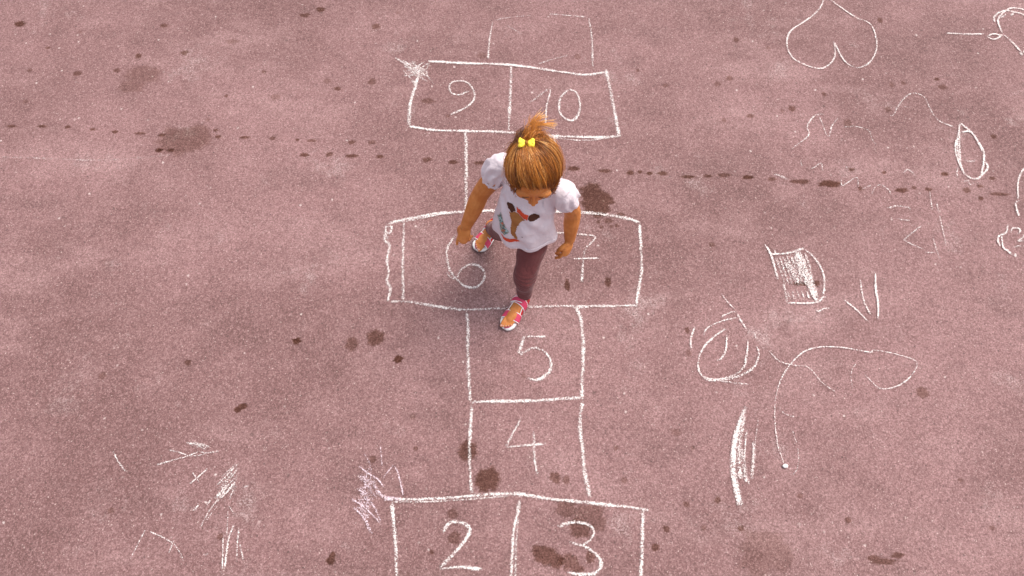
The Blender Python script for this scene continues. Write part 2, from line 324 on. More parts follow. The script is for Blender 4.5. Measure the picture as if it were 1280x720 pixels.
DRAWINGS = [
  ('chalk_box', 'faint unnumbered chalk box, topmost of the boxes above 9 and 10', 'white', [([(-0.1026, 1.5834), (-0.118, 1.4532), (-0.1245, 1.3157)], 0.00737, 0.6), ([(-0.0984, 1.5891), (0.0, 1.6122), (0.1073, 1.6238)], 0.00643, 0.5), ([(0.1977, 1.6354), (0.3005, 1.6238), (0.3987, 1.6122)], 0.00753, 0.55), ([(0.4113, 1.6064), (0.4213, 1.4532), (0.4168, 1.2672)], 0.0074, 0.6), ([(0.1323, 1.2833), (0.2075, 1.3157), (0.2998, 1.3483)], 0.00623, 0.35), ([(-0.0298, 1.5548), (0.0423, 1.498)], 0.00531, 0.3)], None),
  ('chalk_scribble', 'spiky white chalk scribble over the left corner of the 9 box', 'white', [([(-0.6111, 1.332), (-0.5454, 1.278), (-0.4791, 1.1981)], 0.00833, 0.8), ([(-0.5681, 1.3103), (-0.5117, 1.2672), (-0.4641, 1.2246)], 0.00832, 0.7), ([(-0.5428, 1.2352), (-0.5029, 1.2565), (-0.4476, 1.3049)], 0.00831, 0.75), ([(-0.5534, 1.2087), (-0.4919, 1.2087), (-0.4284, 1.1666)], 0.00722, 0.6), ([(-0.4775, 1.2459), (-0.4302, 1.2887), (-0.4394, 1.2246), (-0.3951, 1.1509)], 0.0062, 0.55), ([(-0.5281, 1.24), (-0.5076, 1.235), (-0.4889, 1.2107)], 0.01007, 0.74), ([(-0.5003, 1.2573), (-0.4819, 1.2284), (-0.4657, 1.204)], 0.00679, 0.8), ([(-0.5174, 1.2926), (-0.4969, 1.2753), (-0.4708, 1.246)], 0.01041, 0.78), ([(-0.5609, 1.2453), (-0.5348, 1.2106), (-0.5039, 1.1759)], 0.00823, 0.48), ([(-0.5172, 1.2808), (-0.4746, 1.2622), (-0.4291, 1.2239)], 0.01035, 0.64), ([(-0.5537, 1.2888), (-0.5279, 1.2561), (-0.5065, 1.2313)], 0.01017, 0.47), ([(-0.5111, 1.2509), (-0.4773, 1.2367), (-0.4526, 1.2025)], 0.00668, 0.6), ([(-0.467, 1.2535), (-0.4543, 1.2195), (-0.434, 1.1994)], 0.00737, 0.66), ([(-0.5333, 1.2781), (-0.5014, 1.2437), (-0.4717, 1.2038)], 0.00745, 0.52), ([(-0.5538, 1.2728), (-0.5126, 1.2494), (-0.487, 1.21)], 0.00972, 0.81), ([(-0.5097, 1.2655), (-0.494, 1.2263), (-0.4762, 1.2011)], 0.01016, 0.56), ([(-0.5352, 1.249), (-0.5265, 1.2178), (-0.5036, 1.205)], 0.00744, 0.45), ([(-0.5205, 1.2543), (-0.5007, 1.2193), (-0.4749, 1.209)], 0.00796, 0.53), ([(-0.4964, 1.248), (-0.4774, 1.2312), (-0.4561, 1.2092)], 0.00581, 0.63), ([(-0.5184, 1.1748), (-0.4978, 1.1645), (-0.4827, 1.1281)], 0.02185, 0.29), ([(-0.4887, 1.2452), (-0.4719, 1.2184), (-0.4565, 1.2139)], 0.02726, 0.34), ([(-0.5031, 1.234), (-0.4866, 1.2194), (-0.476, 1.2088)], 0.01565, 0.43), ([(-0.5363, 1.2947), (-0.5123, 1.289), (-0.4975, 1.2742)], 0.02687, 0.39), ([(-0.5358, 1.2485), (-0.5058, 1.22), (-0.4927, 1.2002)], 0.02469, 0.4)], None),
  ('chalk_heart', 'upside down white chalk heart outline on the asphalt', 'white', [([(1.7103, 1.7784), (1.6913, 1.7486), (1.6791, 1.7115), (1.635, 1.6456), (1.5654, 1.5841), (1.4861, 1.5235), (1.4494, 1.4601), (1.4409, 1.3908), (1.4545, 1.3293), (1.4996, 1.2887), (1.5518, 1.2619), (1.5972, 1.2565), (1.6443, 1.2887), (1.6726, 1.3293), (1.687, 1.3839), (1.6906, 1.4392)], 0.00722, 0.82), ([(1.6906, 1.4392), (1.7024, 1.377), (1.7206, 1.3089), (1.7541, 1.2686), (1.7941, 1.2619), (1.8408, 1.2887), (1.8833, 1.3429), (1.9123, 1.4184), (1.9183, 1.5093), (1.8997, 1.5734), (1.8429, 1.6093), (1.7804, 1.6748), (1.728, 1.7412), (1.7103, 1.7784)], 0.00735, 0.82)], None),
  ('chalk_flower', 'white chalk drawing with a round looped head and a long straight stem', 'white', [([(2.2945, 1.4987), (2.3747, 1.4917), (2.4963, 1.4917)], 0.0073, 0.85), ([(2.5021, 1.4741), (2.5439, 1.4917), (2.577, 1.4776), (2.5336, 1.4545), (2.5021, 1.4741)], 0.0074, 1), ([(2.5684, 1.4847), (2.5889, 1.4826), (2.6066, 1.4706), (2.6336, 1.4184), (2.6557, 1.3599)], 0.00794, 0.85), ([(2.5925, 1.4952), (2.5914, 1.5662), (2.6016, 1.6021), (2.6333, 1.6383), (2.675, 1.6711), (2.7095, 1.6784), (2.7591, 1.6638), (2.7965, 1.6093), (2.7757, 1.5235), (2.727, 1.4323), (2.6573, 1.3565)], 0.00756, 1), ([(2.5758, 1.5769), (2.5775, 1.6021), (2.6064, 1.6383), (2.6557, 1.6601), (2.701, 1.6492), (2.7472, 1.6238), (2.7599, 1.559)], 0.00757, 1), ([(2.6123, 1.6021), (2.6548, 1.6383)], 0.00755, 0.9), ([(2.67, 1.6165), (2.701, 1.6492)], 0.00759, 0.9), ([(2.6422, 1.3497), (2.6599, 1.3565)], 0.01735, 1)], None),
  ('chalk_leaf', 'pointed chalk leaf outline drawn over several times', 'white', [([(2.2127, 0.9087), (2.2591, 0.8415), (2.2787, 0.7693), (2.2832, 0.7218), (2.25, 0.6285), (2.2169, 0.5769), (2.1643, 0.5941), (2.1471, 0.6749), (2.1539, 0.7573), (2.1903, 0.8415), (2.2147, 0.9087)], 0.00723, 0.85), ([(2.2017, 0.8475), (2.2518, 0.8512), (2.2722, 0.7812), (2.2803, 0.7218)], 0.00684, 1), ([(2.2047, 0.878), (2.1765, 0.7693), (2.1537, 0.6633), (2.1545, 0.6112)], 0.00719, 0.8), ([(2.1852, 0.8293), (2.1606, 0.7455), (2.1525, 0.6401), (2.1596, 0.5941)], 0.00672, 0.9), ([(2.2758, 0.6807), (2.2791, 0.6401), (2.2485, 0.6055), (2.2144, 0.5747)], 0.0072, 1), ([(2.1411, 0.6516), (2.1254, 0.617), (2.1165, 0.5712)], 0.00553, 0.7), ([(2.1348, 0.5542), (2.1663, 0.5656), (2.1651, 0.5429), (2.1918, 0.5542)], 0.00664, 0.6), ([(2.1743, 0.6866), (2.2049, 0.6749), (2.2466, 0.6866)], 0.00674, 0.5)], None),
  ('chalk_zigzag', 'faint chalk zigzag like a letter W between the heart and the leaf', 'white', [([(1.3604, 0.7514), (1.4516, 0.8293), (1.4571, 0.8903), (1.5136, 0.9583), (1.5307, 0.9149), (1.5466, 0.8233), (1.5806, 0.8903), (1.6221, 0.9422)], 0.00552, 0.55), ([(1.5136, 0.9583), (1.5691, 0.9621)], 0.00515, 0.35)], None),
  ('chalk_squiggle', 'thin faint squiggle just right of the chalk zigzag', 'white', [([(1.6276, 0.878), (1.6881, 0.8841), (1.7521, 0.8597), (1.7604, 0.8052), (1.7759, 0.7633)], 0.00518, 0.42)], None),
  ('chalk_arch', 'faint thin chalk arch running down to the tip of the leaf', 'white', [([(1.8713, 0.9546), (1.8961, 0.9546), (1.9345, 1.0149), (1.9877, 1.0721), (2.0332, 1.0939), (2.077, 1.0657), (2.0888, 0.9896), (2.1118, 0.9211), (2.1807, 0.8805)], 0.00541, 0.5), ([(1.9482, 1.0085), (1.9962, 0.9997)], 0.00494, 0.4)], None),
  ('chalk_scratch', 'worn faint chalk scratch on or near the line of drips, on the crowded side', 'white', [([(1.6879, 0.4813), (1.7102, 0.5204), (1.7434, 0.5429), (1.7752, 0.5148), (1.7804, 0.4868)], 0.00545, 0.55)], 'worn chalk scratches'),
  ('chalk_scratch', 'worn faint chalk scratch on or near the line of drips, on the crowded side', 'white', [([(1.5662, 0.5826), (1.5642, 0.5373), (1.6377, 0.5826), (1.6347, 0.5204)], 0.00519, 0.5)], 'worn chalk scratches'),
  ('chalk_scratch', 'worn faint chalk scratch on or near the line of drips, on the crowded side', 'white', [([(1.6371, 0.5092), (1.7055, 0.5429)], 0.00459, 0.4)], 'worn chalk scratches'),
  ('chalk_scratch', 'worn faint chalk scratch on or near the line of drips, on the crowded side', 'white', [([(1.2412, 0.6055), (1.2773, 0.5918), (1.3121, 0.5712)], 0.00808, 0.45)], 'worn chalk scratches'),
  ('chalk_scratch', 'worn faint chalk scratch on or near the line of drips, on the crowded side', 'white', [([(1.416, 0.6227), (1.4478, 0.6401), (1.4855, 0.6633), (1.4829, 0.6112)], 0.00495, 0.45)], 'worn chalk scratches'),
  ('chalk_scratch', 'worn faint chalk scratch on or near the line of drips, on the crowded side', 'white', [([(1.3885, 0.6866), (1.3903, 0.6401)], 0.00493, 0.4)], 'worn chalk scratches'),
  ('chalk_scratch', 'worn faint chalk scratch on or near the line of drips, on the crowded side', 'white', [([(1.5887, 0.6749), (1.6085, 0.6285)], 0.00503, 0.35)], 'worn chalk scratches'),
  ('chalk_scratch', 'worn faint chalk scratch on or near the line of drips, on the crowded side', 'white', [([(1.8618, 0.6055), (1.8958, 0.6285), (1.9246, 0.5883)], 0.00646, 0.35)], 'worn chalk scratches'),
  ('chalk_scratch', 'worn faint chalk scratch on or near the line of drips, on the crowded side', 'white', [([(1.9683, 0.5092), (1.954, 0.4041)], 0.00514, 0.5)], 'worn chalk scratches'),
  ('chalk_bracket', 'pale angular chalk bracket open to one side, under the leaf', 'white', [([(1.7464, 0.4114), (1.7861, 0.4224), (1.8288, 0.4187), (1.852, 0.4114), (1.8447, 0.3932)], 0.00545, 0.55), ([(1.7831, 0.3535), (1.8423, 0.3428)], 0.00583, 0.6), ([(1.8857, 0.3178), (1.7966, 0.2507), (1.7957, 0.2333), (1.873, 0.1882)], 0.00538, 0.65), ([(1.8615, 0.1779), (1.9122, 0.1758)], 0.0062, 0.6), ([(1.9219, 0.2647), (1.9217, 0.202), (1.9258, 0.1335)], 0.00541, 0.45), ([(1.9853, 0.448), (1.9806, 0.3788), (1.975, 0.2577), (1.9709, 0.2124)], 0.00509, 0.35)], None),
  ('chalk_hook', 'long thin hooked chalk line to the right of the leaf', 'white', [([(2.476, 0.6478), (2.4447, 0.6285), (2.4186, 0.5941), (2.3957, 0.5486), (2.3694, 0.4591)], 0.00686, 0.9), ([(2.3526, 0.4444), (2.3481, 0.4078), (2.3476, 0.3679)], 0.00671, 0.9), ([(2.3777, 0.4554), (2.3522, 0.4429)], 0.00675, 0.8)], None),
  ('chalk_sketch', 'small broken chalk outline with a solid white dab, below the hooked line', 'white', [([(2.2839, 0.3249), (2.2615, 0.2788), (2.2269, 0.2647), (2.2129, 0.2367), (2.2172, 0.2089)], 0.00654, 0.85), ([(2.2381, 0.2718), (2.2274, 0.202), (2.2415, 0.1882), (2.2577, 0.1608)], 0.00759, 0.9), ([(2.2598, 0.1573), (2.2798, 0.1642)], 0.01519, 1), ([(2.2829, 0.2788), (2.2992, 0.3036), (2.3288, 0.3), (2.3277, 0.2859), (2.3114, 0.2718)], 0.00661, 0.9), ([(2.347, 0.2788), (2.3347, 0.2577), (2.3041, 0.2367), (2.3345, 0.2367)], 0.00661, 0.8), ([(2.2697, 0.202), (2.2964, 0.2103), (2.3358, 0.2103)], 0.00569, 0.6), ([(2.2839, 0.3249), (2.3034, 0.3178)], 0.00662, 0.7)], None),
  ('chalk_rectangle', 'chalk rectangle roughly filled in with slanted hatching', 'white', [([(1.1488, 0.2217), (1.1697, 0.1585), (1.1816, 0.0407)], 0.00762, 1), ([(1.2004, 0.0219), (1.2036, -0.0196), (1.2028, -0.0736)], 0.0075, 0.9), ([(1.166, 0.1676), (1.2421, 0.1722), (1.3058, 0.1928), (1.3269, 0.1986)], 0.00869, 1), ([(1.326, 0.1928), (1.3593, 0.1528), (1.3862, 0.0795), (1.3801, 0.0022), (1.3644, -0.0413)], 0.00771, 0.75), ([(1.2028, -0.0736), (1.2803, -0.0758), (1.3346, -0.0715), (1.3683, -0.0467)], 0.00753, 0.85), ([(1.3482, -0.05), (1.3833, -0.0446)], 0.0057, 0.7), ([(1.3732, 0.0077), (1.3565, 0.0131)], 0.00574, 0.7), ([(1.1894, 0.1562), (1.1995, 0.0795), (1.2101, 0.0088)], 0.00949, 0.55), ([(1.2058, 0.1585), (1.2161, 0.084), (1.2248, 0.0088)], 0.0095, 0.55), ([(1.2222, 0.1608), (1.2327, 0.0885), (1.2396, 0.0088)], 0.00952, 0.55), ([(1.2386, 0.163), (1.2493, 0.093), (1.2544, 0.0088)], 0.00954, 0.55), ([(1.255, 0.1653), (1.266, 0.0974), (1.2691, 0.0088)], 0.00955, 0.55), ([(1.2715, 0.1676), (1.2826, 0.1019), (1.2839, 0.0088)], 0.00957, 0.55), ([(1.2879, 0.1699), (1.2993, 0.1064), (1.2986, 0.0088)], 0.00959, 0.55), ([(1.3044, 0.1722), (1.316, 0.1109), (1.3134, 0.0088)], 0.00961, 0.55), ([(1.3208, 0.1745), (1.3328, 0.1154), (1.3281, 0.0088)], 0.00962, 0.55), ([(1.2797, 0.1871), (1.2937, 0.0907), (1.3151, 0.0131), (1.3234, -0.0521)], 0.01338, 0.85), ([(1.2898, 0.1871), (1.3037, 0.0907), (1.324, 0.0131), (1.3292, -0.0521)], 0.01339, 0.85), ([(1.2998, 0.1871), (1.3136, 0.0907), (1.3328, 0.0131), (1.3351, -0.0521)], 0.01341, 0.85), ([(1.2123, -0.0142), (1.2211, -0.0629)], 0.0075, 0.6), ([(1.2339, -0.0142), (1.2416, -0.0629)], 0.00751, 0.6), ([(1.2555, -0.0142), (1.2621, -0.0629)], 0.00753, 0.6), ([(1.2771, -0.0142), (1.2825, -0.0629)], 0.00754, 0.6), ([(1.2986, -0.0142), (1.303, -0.0629)], 0.00756, 0.6), ([(1.3202, -0.0142), (1.3235, -0.0629)], 0.00758, 0.6), ([(1.3174, -0.0305), (1.3395, -0.0715)], 0.01325, 1), ([(1.2599, 0.1585), (1.2918, 0.0795), (1.3231, 0.0022)], 0.03062, 0.5), ([(1.2281, 0.1471), (1.2553, 0.0684), (1.2758, 0.0131)], 0.02668, 0.42), ([(1.3124, 0.1132), (1.3269, 0.0241), (1.3331, -0.0521)], 0.01909, 0.5), ([(1.1858, 0.1986), (1.1917, 0.1585)], 0.00575, 0.5)], None),
  ('chalk_squiggle', 'tiny wavy chalk squiggle below the hatched rectangle', 'white', [([(1.3206, -0.1014), (1.3315, -0.1163), (1.3532, -0.1035), (1.3908, -0.0993)], 0.00566, 0.85)], None),
  ('chalk_strokes', 'three separate straight chalk strokes fanning out beside the hatched rectangle', 'white', [([(1.4564, -0.0607), (1.4981, -0.1057), (1.5417, -0.1668)], 0.00613, 1), ([(1.5445, 0.0374), (1.5408, -0.0629), (1.5578, -0.1353)], 0.0062, 0.9), ([(1.6195, 0.0795), (1.6058, -0.0087), (1.5996, -0.0843), (1.583, -0.1532)], 0.00684, 1)], None),
  ('chalk_swirl', 'round chalk swirl like an apple with a short stalk', 'white', [([(0.9168, -0.0251), (0.9449, -0.0736), (0.97, -0.1057)], 0.0051, 0.65), ([(0.9742, -0.111), (0.9879, -0.1532), (1.0085, -0.2001)], 0.00724, 0.95), ([(0.9797, -0.1427), (0.9, -0.1637), (0.8388, -0.195), (0.8204, -0.2311)], 0.00572, 0.75), ([(0.9735, -0.1163), (0.9334, -0.1269), (0.9022, -0.1458)], 0.00542, 0.6), ([(0.9221, -0.195), (0.8627, -0.2362), (0.8089, -0.2923), (0.7835, -0.3524), (0.7916, -0.4067), (0.8404, -0.4263), (0.9165, -0.4116), (0.9729, -0.3723), (0.9965, -0.3024), (1.0089, -0.2465)], 0.00738, 0.85), ([(1.0425, -0.2771), (1.0427, -0.3225), (1.0043, -0.3821), (0.9153, -0.4214), (0.8306, -0.4311), (0.7951, -0.4165)], 0.00701, 0.8), ([(0.9224, -0.2157), (0.9081, -0.2923), (0.8843, -0.3325), (0.8615, -0.3425)], 0.00618, 0.8), ([(0.7867, -0.1898), (0.765, -0.2414), (0.7616, -0.2923)], 0.00616, 0.85), ([(0.8129, -0.4233), (0.9221, -0.4408), (0.9952, -0.4476)], 0.00607, 0.6), ([(1.0002, -0.2053), (1.0369, -0.2157), (1.0454, -0.2567)], 0.0054, 0.45)], None),
  ('chalk_loop', 'long thin looping chalk curve ending in a little white crumb', 'white', [([(1.0791, -0.7827), (1.0722, -0.7456), (1.065, -0.7026), (1.0693, -0.6039), (1.0881, -0.5024), (1.1399, -0.3979), (1.2209, -0.3144), (1.3059, -0.2817), (1.4076, -0.2842), (1.5169, -0.3048), (1.5359, -0.2951), (1.6279, -0.3144), (1.7042, -0.3504), (1.6611, -0.4155), (1.5962, -0.4563), (1.5278, -0.4656), (1.4914, -0.4272), (1.474, -0.4038)], 0.00435, 0.78), ([(1.4099, -0.4737), (1.4193, -0.3979), (1.4511, -0.3504)], 0.00404, 0.5), ([(1.088, -0.2963), (1.1258, -0.3445), (1.1792, -0.3624), (1.2446, -0.3742), (1.289, -0.4389), (1.337, -0.4794)], 0.00467, 0.55), ([(1.13, -0.6316), (1.1435, -0.7134), (1.1311, -0.788), (1.104, -0.8247)], 0.00408, 0.4), ([(1.0926, -0.5592), (1.1327, -0.5816), (1.1862, -0.5872)], 0.00418, 0.3)], None),
  ('chalk_crescent', 'thick crescent of heavy white chalk shading', 'white', [([(0.9583, -0.5422), (0.9083, -0.6481), (0.8794, -0.7562), (0.8756, -0.8507), (0.8826, -0.9406)], 0.01495, 1.0), ([(0.9498, -0.5648), (0.9209, -0.6591), (0.9027, -0.7562), (0.8969, -0.8403)], 0.01506, 0.75), ([(0.9508, -0.6371), (0.9319, -0.7134), (0.9126, -0.8403)], 0.00835, 0.6), ([(0.9731, -0.6864), (0.959, -0.7562), (0.942, -0.8403)], 0.01, 0.7), ([(0.9746, -0.7134), (0.9563, -0.7985)], 0.00835, 0.55), ([(1.0052, -0.5816), (0.9845, -0.6591), (0.974, -0.7026)], 0.00408, 0.5), ([(0.9191, -0.7134), (0.9183, -0.7985), (0.9203, -0.861)], 0.01654, 0.55)], None),
  ('chalk_dash', 'single short curved chalk dash, leftmost chalk mark', 'white', [([(-1.5918, -0.7269), (-1.5644, -0.767), (-1.5221, -0.8102)], 0.00535, 0.9)], None),
  ('chalk_tick', 'long chalk tick with a smudged end above the small cross', 'white', [([(-1.4124, -0.7836), (-1.3339, -0.7597), (-1.2859, -0.7451), (-1.2458, -0.7254)], 0.00555, 0.75), ([(-1.3742, -0.7217), (-1.3323, -0.7305), (-1.2855, -0.7473)], 0.00487, 0.6), ([(-1.3065, -0.6937), (-1.258, -0.6989), (-1.2083, -0.7107)], 0.00693, 0.7), ([(-1.2941, -0.7011), (-1.2276, -0.7048)], 0.00693, 0.55), ([(-1.2529, -0.7269), (-1.2224, -0.7342), (-1.1656, -0.7254)], 0.00602, 0.5), ([(-1.2701, -0.7122), (-1.2057, -0.7048)], 0.00518, 0.5), ([(-1.2872, -0.6989), (-1.212, -0.7107)], 0.01904, 0.38), ([(-1.2852, -0.7488), (-1.2214, -0.74)], 0.00448, 0.45)], None),
  ('chalk_cross', 'small chalk cross under the long tick', 'white', [([(-1.2622, -0.8564), (-1.2391, -0.8337), (-1.2038, -0.798)], 0.00595, 0.9), ([(-1.2674, -0.8052), (-1.2452, -0.828), (-1.2267, -0.8507)], 0.00511, 0.7)], None),
  ('chalk_dab', 'short bright chalk dab below the small cross', 'white', [([(-1.2347, -0.962), (-1.2227, -0.9504), (-1.2103, -0.9297)], 0.00834, 1.0), ([(-1.2417, -0.9812), (-1.2328, -0.9607)], 0.00417, 0.5)], None),
  ('chalk_hatching', 'dense patch of slanted chalk hatching right of the small cross', 'white', [([(-1.0835, -0.7742), (-1.1207, -0.8209), (-1.1595, -0.867)], 0.00538, 0.75), ([(-1.095, -0.7793), (-1.1411, -0.828)], 0.00505, 0.6), ([(-1.0751, -0.8138), (-1.1077, -0.8564), (-1.1352, -0.9055)], 0.00667, 0.8), ([(-1.0789, -0.8351), (-1.1102, -0.8845), (-1.1458, -0.9263)], 0.00666, 0.75), ([(-1.1052, -0.828), (-1.1316, -0.8845), (-1.1434, -0.9194)], 0.00667, 0.7), ([(-1.1352, -0.9055), (-1.1681, -0.9607), (-1.192, -1.0231)], 0.00496, 0.65), ([(-1.1305, -0.9332), (-1.154, -0.9607), (-1.1749, -1.0015)], 0.00496, 0.5), ([(-1.0812, -0.8209), (-1.0876, -0.8705), (-1.0979, -0.9159)], 0.00532, 0.65), ([(-1.0986, -0.9332), (-1.0847, -0.9538), (-1.0653, -0.9777)], 0.00493, 0.5), ([(-1.1636, -0.9055), (-1.1846, -0.947)], 0.00499, 0.4), ([(-1.062, -0.874), (-1.0214, -0.8599)], 0.00414, 0.35), ([(-1.0821, -0.7922), (-1.1238, -0.867), (-1.1553, -0.9124)], 0.00669, 0.6), ([(-1.0979, -0.8066), (-1.1268, -0.8705), (-1.147, -0.9194)], 0.02338, 0.42), ([(-1.0791, -0.8564), (-1.0997, -0.9055)], 0.01661, 0.3)], None),
  ('chalk_lines', 'bundle of nearly parallel chalk lines, below the slanted hatching', 'white', [([(-1.0653, -1.0083), (-1.0764, -1.0684), (-1.0745, -1.134), (-1.0729, -1.1727)], 0.00562, 0.8), ([(-1.0986, -1.0518), (-1.0884, -1.121), (-1.0831, -1.1727)], 0.00514, 0.75), ([(-1.0422, -1.0217), (-1.0407, -1.075), (-1.0327, -1.147)], 0.00513, 0.75), ([(-1.0383, -1.0684), (-1.0258, -1.0948), (-1.0053, -1.147)], 0.00479, 0.65), ([(-1.0964, -0.947), (-1.0887, -1.015), (-1.0848, -1.0551)], 0.00391, 0.35), ([(-1.1611, -1.1177), (-1.1433, -1.121)], 0.00807, 0.7)], None),
  ('chalk_angle', 'thin chalk angle like a roof near the bottom edge', 'white', [([(-1.399, -1.0271), (-1.4144, -1.075), (-1.4325, -1.134)], 0.00402, 0.6), ([(-1.3847, -1.0351), (-1.3319, -1.0551), (-1.2823, -1.0783)], 0.00466, 0.75), ([(-1.2821, -1.0684), (-1.2951, -1.1177)], 0.00428, 0.55), ([(-1.2829, -1.075), (-1.2466, -1.1197), (-1.2311, -1.147)], 0.00425, 0.6)], None),
  ('chalk_scribble', 'wild pinkish chalk scribble beside the left corner of the 2 box', 'pink', [([(-0.6102, -0.781), (-0.5723, -0.8125), (-0.5319, -0.8348), (-0.4977, -0.8713)], 0.00481, 0.75), ([(-0.5579, -0.7739), (-0.5717, -0.8195), (-0.574, -0.8748), (-0.563, -0.9224)], 0.0048, 0.5), ([(-0.5294, -0.6845), (-0.5215, -0.742), (-0.5101, -0.7985)], 0.00421, 0.45), ([(-0.5105, -0.8403), (-0.4915, -0.8125), (-0.467, -0.781)], 0.00448, 0.65), ([(-0.467, -0.781), (-0.4434, -0.8299), (-0.4227, -0.9021)], 0.00477, 0.7), ([(-0.6262, -0.9122), (-0.5751, -0.9426), (-0.4978, -1.0091)], 0.00551, 0.65), ([(-0.5642, -0.9088), (-0.5298, -0.9493), (-0.5017, -1.0025)], 0.0055, 0.7), ([(-0.6164, -0.9426), (-0.5717, -0.9826), (-0.5394, -1.0418)], 0.00548, 0.6), ([(-0.549, -0.8403), (-0.525, -0.8782), (-0.4987, -0.9054), (-0.4322, -0.9156)], 0.01109, 0.7), ([(-0.4982, -0.9122), (-0.4392, -0.9143)], 0.01417, 0.9), ([(-0.574, -0.956), (-0.5484, -1.0156), (-0.5287, -1.0483)], 0.00546, 0.55), ([(-0.5937, -0.7277), (-0.5606, -0.7845), (-0.5548, -0.8541)], 0.00403, 0.35), ([(-0.6075, -0.8748), (-0.5828, -0.888), (-0.5523, -0.9088)], 0.00484, 0.53), ([(-0.5745, -0.8864), (-0.5684, -0.9267), (-0.5605, -0.9542)], 0.00428, 0.54), ([(-0.581, -0.9028), (-0.5679, -0.9156), (-0.549, -0.9343)], 0.00663, 0.53), ([(-0.5984, -0.8938), (-0.5714, -0.9297), (-0.545, -0.957)], 0.00676, 0.52), ([(-0.5793, -0.8541), (-0.5629, -0.8672), (-0.5435, -0.8851)], 0.00723, 0.49), ([(-0.6077, -0.903), (-0.5868, -0.9233), (-0.5652, -0.9555)], 0.00611, 0.33), ([(-0.587, -0.8644), (-0.5668, -0.8933), (-0.5587, -0.9212)], 0.00697, 0.32), ([(-0.5998, -0.8975), (-0.5876, -0.9083), (-0.5689, -0.9348)], 0.00417, 0.33), ([(-0.6001, -0.865), (-0.5782, -0.8843), (-0.5456, -0.8987)], 0.00678, 0.32), ([(-0.5892, -0.8917), (-0.5613, -0.9117), (-0.5448, -0.9304)], 0.00712, 0.34), ([(-0.5912, -0.9193), (-0.5841, -0.9405), (-0.5639, -0.965)], 0.00648, 0.3), ([(-0.602, -0.9397), (-0.5745, -0.957), (-0.5484, -0.9702)], 0.00698, 0.39), ([(-0.6003, -0.9232), (-0.5692, -0.928), (-0.5337, -0.9402)], 0.00498, 0.53), ([(-0.6277, -0.9105), (-0.592, -0.9333), (-0.5677, -0.9608)], 0.00433, 0.49), ([(-0.5933, -0.8784), (-0.5814, -0.898), (-0.5727, -0.9159)], 0.0069, 0.34), ([(-0.5907, -0.8863), (-0.5646, -0.9107), (-0.5363, -0.9298)], 0.00736, 0.34), ([(-0.5567, -0.8795), (-0.5429, -0.8929), (-0.5304, -0.906)], 0.02226, 0.3), ([(-0.5583, -0.8341), (-0.5472, -0.8511), (-0.5345, -0.8761)], 0.02226, 0.29), ([(-0.5679, -0.903), (-0.5552, -0.9186), (-0.5371, -0.9429)], 0.01841, 0.3), ([(-0.5881, -0.9544), (-0.563, -0.9729), (-0.5426, -0.9928)], 0.0139, 0.23), ([(-0.6063, -0.8224), (-0.5811, -0.8376), (-0.5513, -0.849)], 0.02097, 0.22), ([(-0.5705, -0.8884), (-0.554, -0.9086), (-0.5443, -0.933)], 0.02224, 0.27), ([(-0.5806, -0.8275), (-0.5548, -0.8636), (-0.5431, -0.9003)], 0.00537, 0.34), ([(-0.5585, -0.8343), (-0.5342, -0.8696), (-0.5244, -0.904)], 0.00414, 0.34), ([(-0.5801, -0.8423), (-0.5619, -0.8694), (-0.54, -0.9034)], 0.00655, 0.33), ([(-0.5734, -0.835), (-0.5611, -0.8575), (-0.5499, -0.8783)], 0.00668, 0.34), ([(-0.5699, -0.8626), (-0.5509, -0.8823), (-0.5224, -0.9143)], 0.00626, 0.43), ([(-0.5923, -0.8202), (-0.5796, -0.8483), (-0.5598, -0.8695)], 0.00499, 0.29), ([(-0.529, -0.8616), (-0.5289, -0.8867), (-0.5219, -0.9057)], 0.0062, 0.34), ([(-0.5652, -0.8594), (-0.5621, -0.8776), (-0.5616, -0.8923)], 0.00387, 0.46)], None),
  ('chalk_streak', 'long pale worn chalk streak, left of the hopscotch boxes', 'white', [([(-2.5513, 0.7053), (-2.2382, 0.6913), (-1.9659, 0.6819), (-1.7008, 0.7053), (-1.6447, 0.7147)], 0.00748, 0.02)], None),
]
